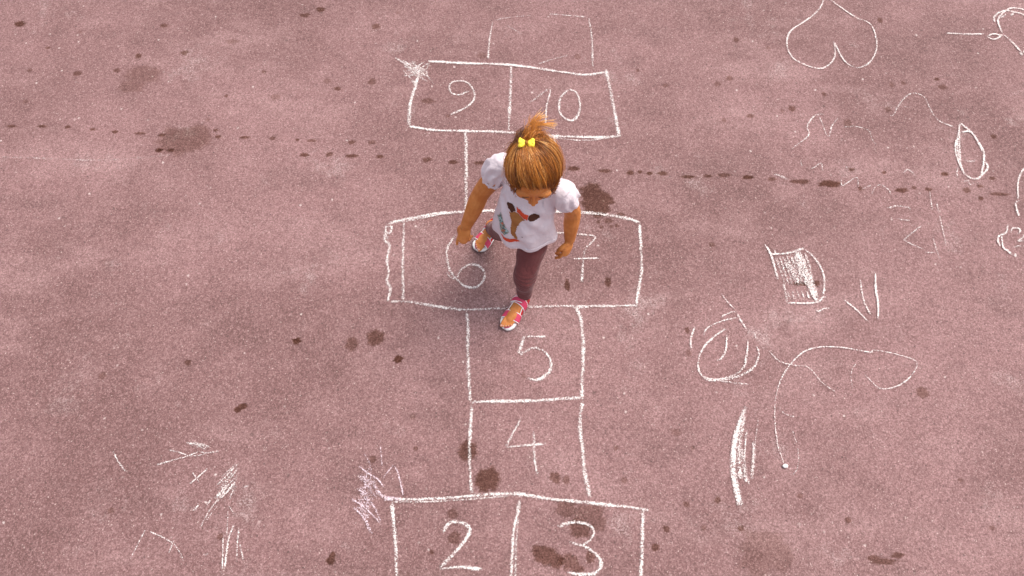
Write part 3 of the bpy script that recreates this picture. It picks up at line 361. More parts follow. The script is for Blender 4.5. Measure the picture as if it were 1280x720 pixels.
STAINS = [
  ('large brown stain with a lobed edge behind the raised sleeve, beside the girl', [(0.3809, 0.5036, 0.0529, 0.0492), (0.3884, 0.4238, 0.0598, 0.0527), (0.4426, 0.4591, 0.0338, 0.0398), (0.3571, 0.4768, 0.0301, 0.0444), (0.4174, 0.4063, 0.0335, 0.0305)], 0.8),
  ('round brown stain, larger of the pair left of the 5', [(-0.5861, -0.2364, 0.0394, 0.0406)], 0.7),
  ('round brown stain, smaller and fainter of the pair left of the 5', [(-0.6828, -0.2659, 0.0273, 0.0311)], 0.55),
  ('very dark small spot just below the pair of round brown stains', [(-0.4802, -0.3349, 0.0186, 0.0179)], 1.0),
  ('dark brown sharp edged spot, alone on bare asphalt left of the paired stains', [(-0.9202, -0.2512, 0.0188, 0.0165)], 1.0),
  ('ragged brown spot shaped like a leaf, above the slanted hatching', [(-1.1074, -0.5411, 0.0197, 0.0136), (-1.125, -0.5547, 0.0164, 0.0136)], 0.9),
  ('dark round stain cut by the left line of the 4 square', [(-0.1761, -0.7231, 0.0416, 0.0419)], 0.75),
  ('big dark stain inside the lower left corner of the 4 square', [(-0.0913, -0.8341, 0.0472, 0.0437), (-0.1132, -0.8466, 0.0315, 0.0436)], 0.8),
  ('medium dark spot right of the 4, larger of two', [(0.1702, -0.831, 0.022, 0.0219)], 0.65),
  ('small faint spot right of the 4, smaller of two', [(0.214, -0.8403, 0.0157, 0.0156)], 0.5),
  ('broad faint stain above and around the 3', [(0.2105, -0.9506, 0.0433, 0.0362), (0.2933, -0.9687, 0.0556, 0.039), (0.3315, -1.0074, 0.0307, 0.0296)], 0.42),
  ('dark stain inside the top of the 3', [(0.2631, -1.0281, 0.0429, 0.0324), (0.2455, -1.0074, 0.0277, 0.0237)], 0.6),
  ('large dark lobed stain just left of the 3', [(0.1267, -1.121, 0.0483, 0.0343), (0.1088, -1.1095, 0.0302, 0.0287), (0.1625, -1.1381, 0.0331, 0.0285)], 0.75),
  ('dark blotch at the foot of the 3', [(0.2952, -1.1295, 0.0181, 0.0229), (0.2164, -1.1438, 0.0361, 0.0284), (0.2454, -1.1721, 0.0269, 0.0169)], 0.6),
  ('dark round spot outside the 3 box, lower of two', [(0.5424, -1.0922, 0.0166, 0.0144)], 0.75),
  ('dark round spot outside the 3 box, upper of two', [(0.5908, -1.0251, 0.0138, 0.0132)], 0.7),
  ('faint round stain above the 2', [(-0.2285, -0.9687, 0.0186, 0.021)], 0.45),
  ('brown spot inside the curve of the 2', [(-0.2193, -1.0574, 0.0243, 0.0233)], 0.5),
  ('narrow upright dark mark just below the 7', [(0.2445, 0.0118, 0.0124, 0.0277)], 0.85),
  ('narrow dark mark right of the 7', [(0.4263, 0.0316, 0.0142, 0.0238)], 0.75),
  ('faint broad grey stain in the bare asphalt, upper one of two', [(-1.888, 1.2193, 0.0985, 0.0583), (-1.9322, 1.1405, 0.0732, 0.0468)], 0.3),
  ('faint broad purplish stain lying over the line of drips', [(-1.6186, 0.8004, 0.1251, 0.0769), (-1.5497, 0.8293, 0.0785, 0.0678)], 0.42),
  ('dark oval spot in the far corner of the bare asphalt', [(-2.6234, 1.5662, 0.0277, 0.0201)], 0.85),
  ('dark drip, larger of a close pair near the far edge', [(-1.0311, 1.6704, 0.0259, 0.0176)], 0.8),
  ('dark flattened drip, smaller of a close pair near the far edge', [(-1.1125, 1.6296, 0.0301, 0.0145)], 0.65),
  ('rough dirty dark patch past the thick chalk crescent', [(0.9561, -1.0807, 0.085, 0.0579), (0.9176, -1.1381, 0.0602, 0.0513), (1.0101, -1.1238, 0.0543, 0.0457)], 0.26),
  ('dark curved dirt smear, alone near the bottom edge', [(1.3978, -1.1438, 0.0481, 0.0113), (1.454, -1.121, 0.0241, 0.0115), (1.3611, -1.1324, 0.0241, 0.0114)], 0.65),
  ('round brown spot right of the long looping curve', [(1.6997, -0.4829, 0.0248, 0.0242)], 0.5),
  ('small brown spot with a rusty edge left of the pinkish scribble', [(-0.6826, -1.1409, 0.018, 0.0142), (-0.6757, -1.121, 0.0121, 0.0115)], 0.85),
  ('row of little stains inside the top of the 7 box', [(0.3992, 0.3413, 0.0111, 0.0108), (0.4438, 0.3456, 0.0222, 0.0129), (0.4829, 0.3199, 0.0111, 0.0107), (0.4124, 0.3114, 0.0092, 0.0085), (0.4569, 0.3156, 0.0073, 0.0086), (0.5014, 0.3802, 0.0223, 0.0108)], 0.55),
  ('dark brown streak lying across the hatched rectangle', [(1.2875, 0.0197, 0.0461, 0.0102), (1.3485, 0.0237, 0.0177, 0.0159)], 0.8),
]
SPOTS = [(-2.0337, 1.2459, 0.0165, 0.0149), (-2.2301, 1.2246, 0.0226, 0.0186), (-1.1948, 1.0734, 0.0242, 0.0205), (-0.9436, 1.1771, 0.0204, 0.0183), (-1.8533, 1.5548, 0.0213, 0.0143), (-1.7064, 1.3647, 0.0188, 0.0164), (-1.4728, 1.442, 0.0337, 0.0139), (-1.9436, 1.3429, 0.0187, 0.0163), (-1.4419, 1.0785, 0.0101, 0.0102), (-2.4824, 1.2459, 0.0123, 0.0106), (-2.4456, 1.0427, 0.0161, 0.0128), (-0.8852, 1.1249, 0.0162, 0.0156), (-0.7144, 1.1719, 0.0224, 0.021), (-0.7238, 1.5491, 0.0234, 0.02), (-0.6154, 1.647, 0.0129, 0.0117), (-0.4226, 1.0478, 0.0362, 0.0179), (-0.1541, 1.3483, 0.025, 0.0219), (0.3411, 1.3374, 0.0166, 0.0191), (0.6463, 1.2459, 0.0091, 0.0118), (0.7815, 1.1457, 0.0163, 0.0131), (-0.3184, 0.9521, 0.0119, 0.0099), (-0.6834, 0.7908, 0.0195, 0.012), (-0.7811, 0.7908, 0.0196, 0.012), (-1.7138, -0.4097, 0.0168, 0.0176), (-1.367, -0.3492, 0.0135, 0.0126), (-1.1123, -1.0545, 0.0122, 0.0117), (-1.5496, -0.9567, 0.0155, 0.0121), (-0.5542, -0.7584, 0.0159, 0.016), (0.6767, -0.9325, 0.0124, 0.0121), (0.735, -1.0222, 0.0122, 0.0088), (0.7996, -0.9173, 0.0124, 0.0122), (0.8759, -1.0222, 0.0122, 0.0118), (-0.4049, -0.585, 0.013, 0.0135), (-0.4512, -1.0074, 0.0092, 0.0089), (0.7246, -0.7134, 0.0096, 0.0097), (0.6635, -0.6481, 0.0226, 0.0165), (1.9684, 1.5949, 0.0149, 0.0202), (1.1797, 1.4532, 0.0147, 0.0195), (1.1131, 1.1929, 0.0184, 0.0158), (1.0473, 1.1562, 0.0163, 0.0157), (1.4004, 0.9972, 0.018, 0.0176), (1.35, 0.9821, 0.012, 0.0126), (1.1861, 0.9521, 0.0179, 0.0125), (1.663, 0.9075, 0.0238, 0.0222), (1.9345, 1.1509, 0.0122, 0.0157), (1.9939, 1.1614, 0.0122, 0.0157), (2.1716, 1.1876, 0.0123, 0.0116), (2.1872, 1.1353, 0.0224, 0.0156), (2.3604, 0.8245, 0.0157, 0.0145), (1.8795, 0.9922, 0.016, 0.0176), (0.7541, -0.203, 0.0103, 0.0168), (0.7504, -0.306, 0.0119, 0.0163), (0.9098, 0.2187, 0.0146, 0.0125), (1.0517, 0.9273, 0.0119, 0.0124), (1.34, 1.3977, 0.0125, 0.0121), (1.5771, 1.0888, 0.0121, 0.0154), (-2.2892, 1.5093, 0.0127, 0.0091), (-2.4287, 1.3977, 0.0126, 0.01), (-1.5081, 0.9273, 0.0119, 0.0099), (-1.2747, 1.2352, 0.0124, 0.0107), (0.0502, -0.4097, 0.01, 0.0106), (-0.3847, -0.7134, 0.0096, 0.0097), (-0.3022, -1.1095, 0.0091, 0.0086), (0.4168, -0.7134, 0.0096, 0.0097), (0.4406, -0.8403, 0.0126, 0.0125), (1.1226, -0.9021, 0.0125, 0.0091), (1.292, -0.9926, 0.0123, 0.0119), (1.7623, -0.8403, 0.0095, 0.0094), (1.8375, -1.0222, 0.0122, 0.0088)]
DRIPS = [(-2.469, 0.8878, 0.0237, 0.0089), (-2.3189, 0.8878, 0.0237, 0.0089), (-2.1912, 0.8829, 0.0158, 0.0098), (-2.0652, 0.8682, 0.0157, 0.0087), (-1.9515, 0.8536, 0.0157, 0.0097), (-1.8235, 0.8439, 0.0314, 0.0078), (-1.7154, 0.8342, 0.0196, 0.0107), (-1.439, 0.8245, 0.0157, 0.0097), (-1.3088, 0.8197, 0.0235, 0.0087), (-1.171, 0.8148, 0.0157, 0.0121), (-1.0484, 0.8052, 0.0098, 0.0077), (-0.9774, 0.8004, 0.0234, 0.0096), (-1.7124, 0.7431, 0.0174, 0.0142), (-1.6542, 0.7431, 0.0155, 0.0095), (-1.0023, 0.7147, 0.0232, 0.0118), (-0.8828, 0.7195, 0.0174, 0.0141), (-0.7735, 0.71, 0.0309, 0.0095), (-0.6378, 0.7053, 0.0193, 0.0094), (-0.4088, 0.6866, 0.0231, 0.014), (-0.2849, 0.6726, 0.0231, 0.0116), (-0.1539, 0.6679, 0.0308, 0.0116), (0.2951, 0.6354, 0.0307, 0.0138), (0.4439, 0.6216, 0.0306, 0.0115), (0.5657, 0.6124, 0.0191, 0.0138), (0.6119, 0.617, 0.0115, 0.0092), (0.6571, 0.6078, 0.0153, 0.0101), (0.7182, 0.6078, 0.0267, 0.012), (0.8386, 0.5895, 0.0305, 0.0091), (0.9344, 0.5941, 0.0191, 0.0091), (1.0112, 0.5986, 0.0305, 0.0114), (1.1238, 0.5849, 0.0267, 0.0114), (1.2367, 0.5758, 0.0229, 0.0091), (1.3676, 0.5622, 0.0494, 0.0136), (1.5057, 0.5486, 0.0569, 0.0181), (1.6443, 0.5215, 0.0114, 0.0135), (1.8389, 0.5125, 0.0302, 0.0135), (1.8986, 0.526, 0.0114, 0.009), (1.9646, 0.517, 0.0188, 0.0108), (2.0656, 0.6032, 0.0191, 0.0115), (2.1447, 0.5125, 0.0189, 0.0157), (2.215, 0.535, 0.0152, 0.009), (2.2005, 0.4679, 0.0113, 0.0111), (2.297, 0.4902, 0.0489, 0.0089), (2.2845, 0.5804, 0.0152, 0.0091), (-1.4574, 0.8634, 0.0118, 0.0074), (1.7774, 0.6124, 0.0114, 0.0092), (1.6243, 0.6308, 0.0153, 0.0092)]
CRUMB = (1.0816, -0.787)
CAM_LOC = (0, -1.4624, 2.9984)
EXPOSURE = 1.25


court = bpy.data.objects.new('hopscotch_court', None); COL.objects.link(court)
tag(court, 'hopscotch course of white chalk boxes numbered 2 to 10 that the girl walks on', 'chalk drawing')
for nm, st in COURT: ribbons(nm, st, M_chalk, court)
for nm, lb, st in NUMERALS:
    ribbons('numeral', st, M_chalk, court)['label'] = lb
for nm, lb, col, st, gp in DRAWINGS:
    tag(ribbons(nm, st, M_pink if col == 'pink' else M_chalk), lb, 'chalk drawing', gp)

# ------------------------------------------------------------------ stains
slift = [0.0008]
def stain(name, blobs, strength, label, group=None):
    """Soaked-in film; the blobs of one stain run together into one outline."""
    slift[0] += .00002
    ph = rng.uniform(0, 90); rm = min(min(rx, ry) for _, _, rx, ry in blobs); big = max(max(rx, ry) for _, _, rx, ry in blobs)
    st = max(rm/5, big/16)
    x0 = min(x-rx*1.5 for x, y, rx, ry in blobs); x1 = max(x+rx*1.5 for x, y, rx, ry in blobs)
    y0 = min(y-ry*1.5 for x, y, rx, ry in blobs); y1 = max(y+ry*1.5 for x, y, rx, ry in blobs)
    nx, ny = int((x1-x0)/st)+2, int((y1-y0)/st)+2
    C = {}
    for i in range(nx+1):
        for j in range(ny+1):
            px, py = x0+i*st, y0+j*st; c = 0
            for x, y, rx, ry in blobs:
                dx, dy = (px-x)/rx, (py-y)/ry; a = math.atan2(dy, dx)
                k = 1+.36*noise.noise((math.cos(a)*1.6+ph+x*9, math.sin(a)*1.6, 0))+.20*noise.noise((math.cos(a)*4+ph+y*9, math.sin(a)*4, 5))
                c = max(c, 1.18-.95*math.hypot(dx, dy)/k)
            C[i, j] = max(0, min(1, c))
    verts, faces, cov, idx = [], [], [], {}
    for i in range(nx):
        for j in range(ny):
            q = [(i, j), (i+1, j), (i+1, j+1), (i, j+1)]
            if max(C[k] for k in q) <= 0: continue
            for k in q:
                if k not in idx:
                    idx[k] = len(verts); verts.append((x0+k[0]*st, y0+k[1]*st, slift[0])); cov.append(C[k])
            faces.append([idx[k] for k in q])
    stg = [strength]*len(verts)
    me = bpy.data.meshes.new(name); me.from_pydata(verts, [], faces)
    me.attributes.new('cov', 'FLOAT', 'POINT').data.foreach_set('value', cov)
    me.attributes.new('strength', 'FLOAT', 'POINT').data.foreach_set('value', stg)
    o = link(name, me, M_stain)
    tag(o, label, 'stain', group)
for lb, blobs, s in STAINS: stain('stain', blobs, s, lb)
for b in SPOTS: stain('dark_spot', [b], rng.uniform(.3, .72), 'small dark spot soaked into bare asphalt away from the line of drips', 'small dark spots on the asphalt')
for b in DRIPS: stain('drip_mark', [b], rng.uniform(.6, .95), 'dark drip mark in the long line of drips crossing the asphalt behind the girl', 'drip marks in a line')

# the crumb of chalk left at the end of the looping line
bm = bmesh.new()
bmesh.ops.create_icosphere(bm, subdivisions=3, radius=1)
for v in bm.verts:
    v.co *= 1+.22*noise.noise(v.co*1.7)
    v.co = V3((v.co.x*.011, v.co.y*.008, v.co.z*.006))
o = link('chalk_crumb', bm_mesh(bm, 'chalk_crumb'), M_white)
o.location = (CRUMB[0], CRUMB[1], .0082)
tag(o, 'tiny white lump of chalk lying at the end of the looping line', 'chalk')

# ------------------------------------------------------------------ the girl
person = bpy.data.objects.new('person', None); COL.objects.link(person)
tag(person, 'little girl with copper hair, white puff sleeved shirt, plum leggings and red sandals mid-step', 'person')
PX, PY = 0.03, 0.07
person.location = (PX, PY, 0)
def child(name, me, mat, parent=person):
    """Mesh given in world metres, stored relative to the girl."""
    me.transform(Matrix.Translation((-PX, -PY, 0)))
    return link(name, me, mat, parent)

# pose, in metres (she faces the near side, a little to her right)
SHR, ELR, WRR = V3((-.034, .128, .742)), V3((-.118, .132, .560)), V3((-.182, .082, .402))
SHL, ELL, WRL = V3((.176, .018, .738)), V3((.230, .052, .550)), V3((.229, .024, .390))
HIPF, KNF, ANF = V3((.092, .040, .435)), V3((.052, -.074, .252)), V3((.054, -.064, .058))
HIPR, KNR, ANR = V3((.000, .078, .435)), V3((-.050, .150, .250)), V3((-.094, .272, .062))
HEAD = V3((.074, .006, .872))
yaw, pitch = R(-1), R(16)
HF = V3((math.sin(yaw)*math.cos(pitch), -math.cos(yaw)*math.cos(pitch), -math.sin(pitch)))
HX = V3((math.cos(yaw), math.sin(yaw), 0))            # her left, photo right
HU = HF.cross(HX)*-1
if HU.z < 0: HU = -HU
HM = Matrix.Translation(HEAD) @ Matrix((HX, HF, HU)).transposed().to_4x4() @ Matrix.Scale(1.07, 4)   # head space: x lateral, y forward, z crown
def hp(x, y, z): return HM @ V3((x, y, z))
LAT = V3((.905, -.425, 0)).normalized(); FWD = V3((-.425, -.905, 0)).normalized()

def hand(bm, wrist, d, back, thumb, curls, spread=.05, s=1.0):
    """Palm, four bent fingers of unequal length and a thumb. d points along the hand, back out of its back, thumb to the thumb side."""
    d = d.normalized(); t = (thumb-d*thumb.dot(d)).normalized(); b = d.cross(t)
    if b.dot(back) < 0: b = -b
    tube(bm, [wrist-d*.012*s, wrist+d*.012*s, wrist+d*.032*s, wrist+d*.050*s], [.019*s, .0215*s, .0245*s, .022*s], flat=.52, ref=t, step=.006)
    for i, (off, ln, cu) in enumerate(zip((.0180, .0060, -.0060, -.0175), (.043, .047, .044, .035), curls)):
        p = wrist+d*(.050-.002*abs(i-1))*s+t*off*s
        q = [p-d*.014*s, p]; dirv = (d+t*(1.5-i)*spread).normalized()
        for k, f in enumerate((.42, .32, .26)):
            ax = dirv.cross(-b).normalized()
            dirv = Quaternion(ax, cu*(1.0, 1.15, .8)[k]) @ dirv
            q.append(q[-1]+dirv*ln*f*s)
        tube(bm, q, [.0056*s, .0058*s, .0056*s, .0052*s, .0045*s], seg=10, step=.004)
    p = wrist+d*.014*s+t*.017*s
    dv = (d*.75+t*.55-b*.35).normalized()
    q = [p-dv*.006*s, p+dv*.016*s]
    dv = (d*.9+t*.1-b*.45).normalized(); q.append(q[-1]+dv*.017*s); dv = (d*.95-t*.2-b*.3).normalized(); q.append(q[-1]+dv*.014*s)
    tube(bm, q, [.0095*s, .0088*s, .0078*s, .0062*s], seg=10, step=.004)

def foot_frame(heel, toe):
    f = (toe-heel); f.z = 0; L = f.length; f.normalize()
    return f, V3((f.y, -f.x, 0)), L            # forward, side (toe pointing away: right), length

FOOTF = (V3((.060, -.044, 0)), V3((-.030, -.200, 0)), 1)     # heel, toe, big-toe side sign
FOOTR = (V3((-.066, .312, 0)), V3((-.162, .188, 0)), -1)
SOLE_T = .020
PROF = [(-.02, .010), (.0, .020), (.08, .0265), (.25, .028), (.45, .0275), (.62, .032), (.76, .035), (.88, .0325), (.96, .024), (1.02, .010)]
def halfw(s):
    for (a, wa), (b, wb) in zip(PROF, PROF[1:]):
        if a <= s <= b: return wa+(wb-wa)*(s-a)/(b-a)
    return .01
def foot_top(s):
    T = [(0, .062), (.12, .070), (.25, .068), (.40, .055), (.55, .041), (.70, .031), (.85, .023), (1.0, .018)]
    for (a, wa), (b, wb) in zip(T, T[1:]):
        if a <= s <= b: return wa+(wb-wa)*(s-a)/(b-a)
    return .02

body = bmesh.new()
# torso, neck
loft(body, [(V3((.046, .060, z)), LAT, a, FWD, b) for z, a, b in ((.40, .06, .05), (.44, .088, .064), (.52, .080, .066), (.60, .076, .058), (.68, .074, .046), (.725, .066, .036), (.755, .038, .033))])
tube(body, [(.066, .068, .70), (.068, .062, .775), hp(0, -.02, -.06)], [.036, .034, .034])
# arms
tube(body, [SHR+V3((.03, -.012, .0)), SHR, (SHR+ELR)/2, ELR, ELR*.6+WRR*.4, WRR], [.03, .040, .038, .0345, .0345, .0235])
tube(body, [SHL+V3((-.03, .012, .0)), SHL, (SHL+ELL)/2, ELL, ELL*.6+WRL*.4, WRL], [.03, .038, .036, .0315, .031, .0215])
hand(body, WRR, V3((-.26, -.58, -.77)), V3((-.45, -.45, .75)), V3((-.80, .55, -.1)), (.16, .85, 1.1, 1.2), spread=.10, s=1.15)
hand(body, WRL, V3((-.16, -.36, -.92)), V3((.75, -.6, .2)), V3((-.62, -.70, 0)), (.28, .45, .55, .6), s=1.2)
# legs and feet
for hip, kn, an, (heel, toe, big) in ((HIPF, KNF, ANF, FOOTF), (HIPR, KNR, ANR, FOOTR)):
    calf = kn*.62+an*.38
    tube(body, [hip, (hip+kn)/2, kn, calf, an*.8+kn*.2, an], [.055, .051, .039, .034, .0255, .0245])
    f, sd, L = foot_frame(heel, toe)
    up = V3((0, 0, 1))
    tube(body, [an+up*.02, an*.5+(heel+f*L*.16+up*.042)*.5, heel+f*L*.13+up*.040], [.025, .026, .024])
    tube(body, [heel+f*L*.10+up*.042, heel+f*L*.28+up*.046, heel+f*L*.48+up*.037, heel+f*L*.66+up*.031, heel+f*L*.74+up*.029],
         [.0225, .0255, .0245, .0250, .022], flat=.72, ref=sd)
    tube(body, [heel+f*L*.55+up*.030, heel+f*L*.70+up*.028], [.026, .030], flat=.40, ref=sd)
    for k in range(5):
        off = (.022-.0112*k)*big*1.0
        ln = (.315, .305, .275, .235, .19)[k]*L
        r = (.0086, .0058, .0055, .0052, .0048)[k]
        p0 = heel+f*L*.68+sd*off*.72+up*.028
        tube(body, [p0, p0+f*ln*.6+sd*off*.12+up*.001, p0+f*ln+sd*off*.10-up*.0045], [r*1.05, r, r*.85], seg=10, step=.004)
# head
ellipsoid(body, HM @ Matrix.Translation((0, -.010, .014)), (.0725, .090, .086))
ellipsoid(body, HM @ Matrix.Translation((0, .018, -.030)), (.060, .062, .062))
ellipsoid(body, HM @ Matrix.Translation((0, .040, -.068)), (.032, .034, .028))
for s in (-1, 1):
    ellipsoid(body, HM @ Matrix.Translation((s*.033, .044, -.038)), (.025, .025, .026))       # cheeks
    ellipsoid(body, HM @ Matrix.Translation((s*.030, .066, .014)), (.026, .016, .012))         # brow
    ellipsoid(body, HM @ Matrix.Translation((s*.030, .0695, -.0015)), (.0145, .0102, .0080))   # lowered lid
    ellipsoid(body, HM @ Matrix.Translation((s*.030, .0665, -.0170)), (.0140, .0095, .0050))   # lower lid
    ellipsoid(body, HM @ Matrix.Translation((s*.070, -.014, -.018)) @ Matrix.Rotation(s*R(-20), 4, 'Z'), (.006, .014, .022))  # ears
    ellipsoid(body, HM @ Matrix.Translation((s*.0080, .080, -.032)), (.0055, .007, .0055))
tube(body, [hp(0, .076, .004), hp(0, .085, -.014), hp(0, .0925, -.027)], [.0070, .0075, .0082], seg=12, step=.005)
ellipsoid(body, HM @ Matrix.Translation((0, .078, -.057)), (.017, .008, .0052))
ellipsoid(body, HM @ Matrix.Translation((0, .076, -.066)), (.014, .008, .0056))
me = remeshed(body, .0021, 2, 'body')
tint = me.attributes.new('tint', 'FLOAT', 'POINT')
inv = HM.inverted(); vals = []
for v in me.vertices:
    l = inv @ v.co
    vals.append(max(0, 1-((l.x/.019)**2+((l.z+.0615)/.011)**2))*.8 if l.y > .07 and abs(l.z+.0615) < .011 else 0)
tint.data.foreach_set('value', vals)
body_o = child('body', me, M_skin)

# eyes, looking down under the brow
for s in (-1, 1):
    bm = bmesh.new(); ellipsoid(bm, HM @ Matrix.Translation((s*.030, .0685, -.008)), (.0125, .0095, .0085), 20)
    ey = child('eye', bm_mesh(bm, 'eye'), M_eye, body_o)
    bm = bmesh.new(); ellipsoid(bm, HM @ Matrix.Translation((s*.030, .0766, -.0115)), (.0060, .0024, .0050), 16)
    child('iris', bm_mesh(bm, 'iris'), M_iris, body_o)
    bm = bmesh.new(); tube(bm, [hp(s*.016, .081, .010), hp(s*.030, .0835, .0145), hp(s*.046, .074, .010)], [.0018, .0024, .0012], seg=8, step=.005)
    hme = bm_mesh(bm, 'eyebrow'); hme.attributes.new('tone', 'FLOAT', 'POINT').data.foreach_set('value', [.3]*len(hme.vertices))
    child('eyebrow', hme, M_hair, body_o)

# ---- leggings
bm = bmesh.new()
loft(bm, [(V3((.046, .060, z)), LAT, a, FWD, b) for z, a, b in ((.385, .078, .056), (.42, .098, .074), (.47, .094, .078), (.52, .088, .075))])
for hip, kn, an in ((HIPF, KNF, ANF), (HIPR, KNR, ANR)):
    tube(bm, [hip+V3((0, 0, .01)), hip*.75+kn*.25, hip*.4+kn*.6, kn, kn*.62+an*.38, kn*.25+an*.75, kn*.10+an*.90],
         [.058, .0615, .053, .0460, .0375, .0315, .0300], seg=20)
me = remeshed(bm, .0040, 3, 'leggings')
for v in me.vertices:
    z = v.co.z
    # gathered creases at the knees and ankles
    for kn, an in ((KNF, ANF), (KNR, ANR)):
        dk = (v.co-kn).length
        if dk < .075: v.co += v.normal*.0034*math.sin(z*330+v.co.x*70+2*noise.noise(v.co*20))*(1-dk/.075)
        if z < .15 and (v.co-an).length < .10: v.co += v.normal*.0018*math.sin(z*520+v.co.x*40)
    v.co += v.normal*.004*noise.noise(v.co*24)
child('leggings', me, M_legging)

# ---- shirt
def sl(z): return V3((.054+.012*(z-.42)/.3, .058+.006*(z-.42)/.3, z))
bm = bmesh.new()
loft(bm, [(sl(z)+FWD*fo, LAT, a, FWD, b) for z, a, b, fo in (
    (.432, .126, .098, .010), (.46, .124, .098, .011), (.50, .118, .098, .013), (.55, .112, .095, .014), (.61, .107, .088, .010),
    (.67, .103, .078, .004), (.715, .100, .066, 0), (.745, .090, .054, 0), (.766, .060, .044, 0), (.776, .046, .040, 0))], 48)
for S, E, sgn in ((SHR, ELR, -1), (SHL, ELL, 1)):
    d = (E-S).normalized()
    tube(bm, [S-LAT*sgn*.035+V3((0, 0, .004)), S+V3((0, 0, .006)), S+d*.035+LAT*sgn*.008, S+d*.066+LAT*sgn*.004, S+d*.083],
         [.040, .0465, .0495, .0470, .0415], seg=24)
me = remeshed(bm, .0034, 2, 'shirt')
bm = bmesh.new(); bm.from_mesh(me)
bm.normal_update()
kill = [f for f in bm.faces if f.calc_center_median().z < .4375 and f.normal.z < -.6]
bmesh.ops.delete(bm, geom=kill, context='FACES')
for v in bm.verts:
    z = v.co.z; rel = v.co-sl(z)
    ang = math.atan2(rel.dot(FWD), rel.dot(LAT))
    dR, dL = (v.co-(SHR+(ELR-SHR)*.22)).length, (v.co-(SHL+(ELL-SHL)*.22)).length
    if min(dR, dL) > .085:
        k = max(0, min(1, (.62-z)/.2))
        v.co += v.normal*(.0085*k*math.sin(ang*7+1.3*math.sin(z*18))+.004*noise.noise(V3((ang*3, z*14, 3)))+.0035*noise.noise(v.co*26))
        # drag folds between the shoulders and the chest
        v.co += v.normal*.0042*math.sin((rel.dot(LAT)*1.0+z*.8)*95)*max(0, 1-abs(z-.63)/.10)
    else:
        S, E = (SHR, ELR) if dR < dL else (SHL, ELL)
        d = (E-S).normalized(); r = v.co-S; t = r.dot(d); p = r-d*t
        a = math.atan2(p.dot(FWD), p.dot(d.cross(FWD)))
        v.co += v.normal*.0040*math.sin(a*9+1.2*math.sin(t*50)+2*noise.noise(v.co*30))*max(0, min(1, (t+.02)/.04))
        v.co += v.normal*.003*noise.noise(v.co*30)
    if z < .4545: v.co += v.normal*.0016          # turned-up hem
    if z < .46: v.co.z += .010*math.sin(ang*2+.5)
me = bm_mesh(bm, 'shirt')
shirt = child('shirt', me, M_shirt)
sol = shirt.modifiers.new('thick', 'SOLIDIFY'); sol.thickness = .0016; sol.offset = -1
# sleeve cuffs
for S, E in ((SHR, ELR), (SHL, ELL)):
    d = (E-S).normalized(); c = S+d*.088
    bm = bmesh.new()
    u = d.cross(V3((0, 1, 0))).normalized(); w = d.cross(u)
    ring = [c+(u*math.cos(2*PI*k/40)+w*math.sin(2*PI*k/40))*.0405 for k in range(40)]
    rr = []
    for k in range(40):
        rad = (ring[k]-c).normalized()
        rr.append([bm.verts.new(ring[k]+rad*.0034*math.cos(a)+d*.0062*math.sin(a)) for a in (0, PI/3, 2*PI/3, PI, 4*PI/3, 5*PI/3)])
    for k in range(40):
        for j in range(6): bm.faces.new((rr[k][j], rr[(k+1) % 40][j], rr[(k+1) % 40][(j+1) % 6], rr[k][(j+1) % 6]))
    child('cuff', bm_mesh(bm, 'cuff'), M_shirt, shirt)

# ---- abstract coloured print on the front of the shirt
dg = bpy.context.evaluated_depsgraph_get(); dg.update()
bvh = BVHTree.FromObject(shirt, dg)
INV = Matrix.Translation((-PX, -PY, 0))
def print_patch(name, outline, col_mat):
    """outline in (lateral, height) metres on the shirt front; laid on the cloth."""
    xs = [p[0] for p in outline]; zs = [p[1] for p in outline]
    def inside(x, z):
        c = False; j = len(outline)-1
        for i in range(len(outline)):
            (xi, zi), (xj, zj) = outline[i], outline[j]
            if (zi > z) != (zj > z) and x < (xj-xi)*(z-zi)/(zj-zi)+xi: c = not c
            j = i
        return c
    st = .0018; grid = {}; bm = bmesh.new()
    nx = int((max(xs)-min(xs))/st)+2; nz = int((max(zs)-min(zs))/st)+2
    for i in range(nx):
        for j in range(nz):
            x = min(xs)+i*st; z = min(zs)+j*st
            e = .0035*noise.noise((x*120, z*120, 4)); e2 = .0035*noise.noise((x*120, z*120, 9))
            if not inside(x+e, z+e2): continue
            o = INV @ (sl(z)+LAT*x+FWD*.35)
            h = bvh.ray_cast(o, -FWD, .6)
            if h[0] is not None: grid[i, j] = bm.verts.new(h[0]-INV.translation+h[1]*(.0009 if h[1].dot(FWD) > 0 else -.0009))
    for (i, j) in list(grid):
        q = [grid.get(k) for k in ((i, j), (i+1, j), (i+1, j+1), (i, j+1))]
        if all(q): bm.faces.new(q)
    loose = [v for v in bm.verts if not v.link_faces]
    bmesh.ops.delete(bm, geom=loose, context='VERTS')
    return child(name, bm_mesh(bm, name), col_mat, shirt)
def oval(cx, cz, a, b, rot=0, n=36):
    return [(cx+a*math.cos(t)*math.cos(rot)-b*math.sin(t)*math.sin(rot), cz+a*math.cos(t)*math.sin(rot)+b*math.sin(t)*math.cos(rot)) for t in [2*PI*k/n for k in range(n)]]
M_brown = plain('brown_print', (.085, .032, .02), .85, .15, .2, 90)
M_tan = plain('tan_print', (.36, .15, .05), .85, .15, .35, 50)
M_scarlet = plain('scarlet_print', (.66, .085, .04), .85, .15, .1, 90)
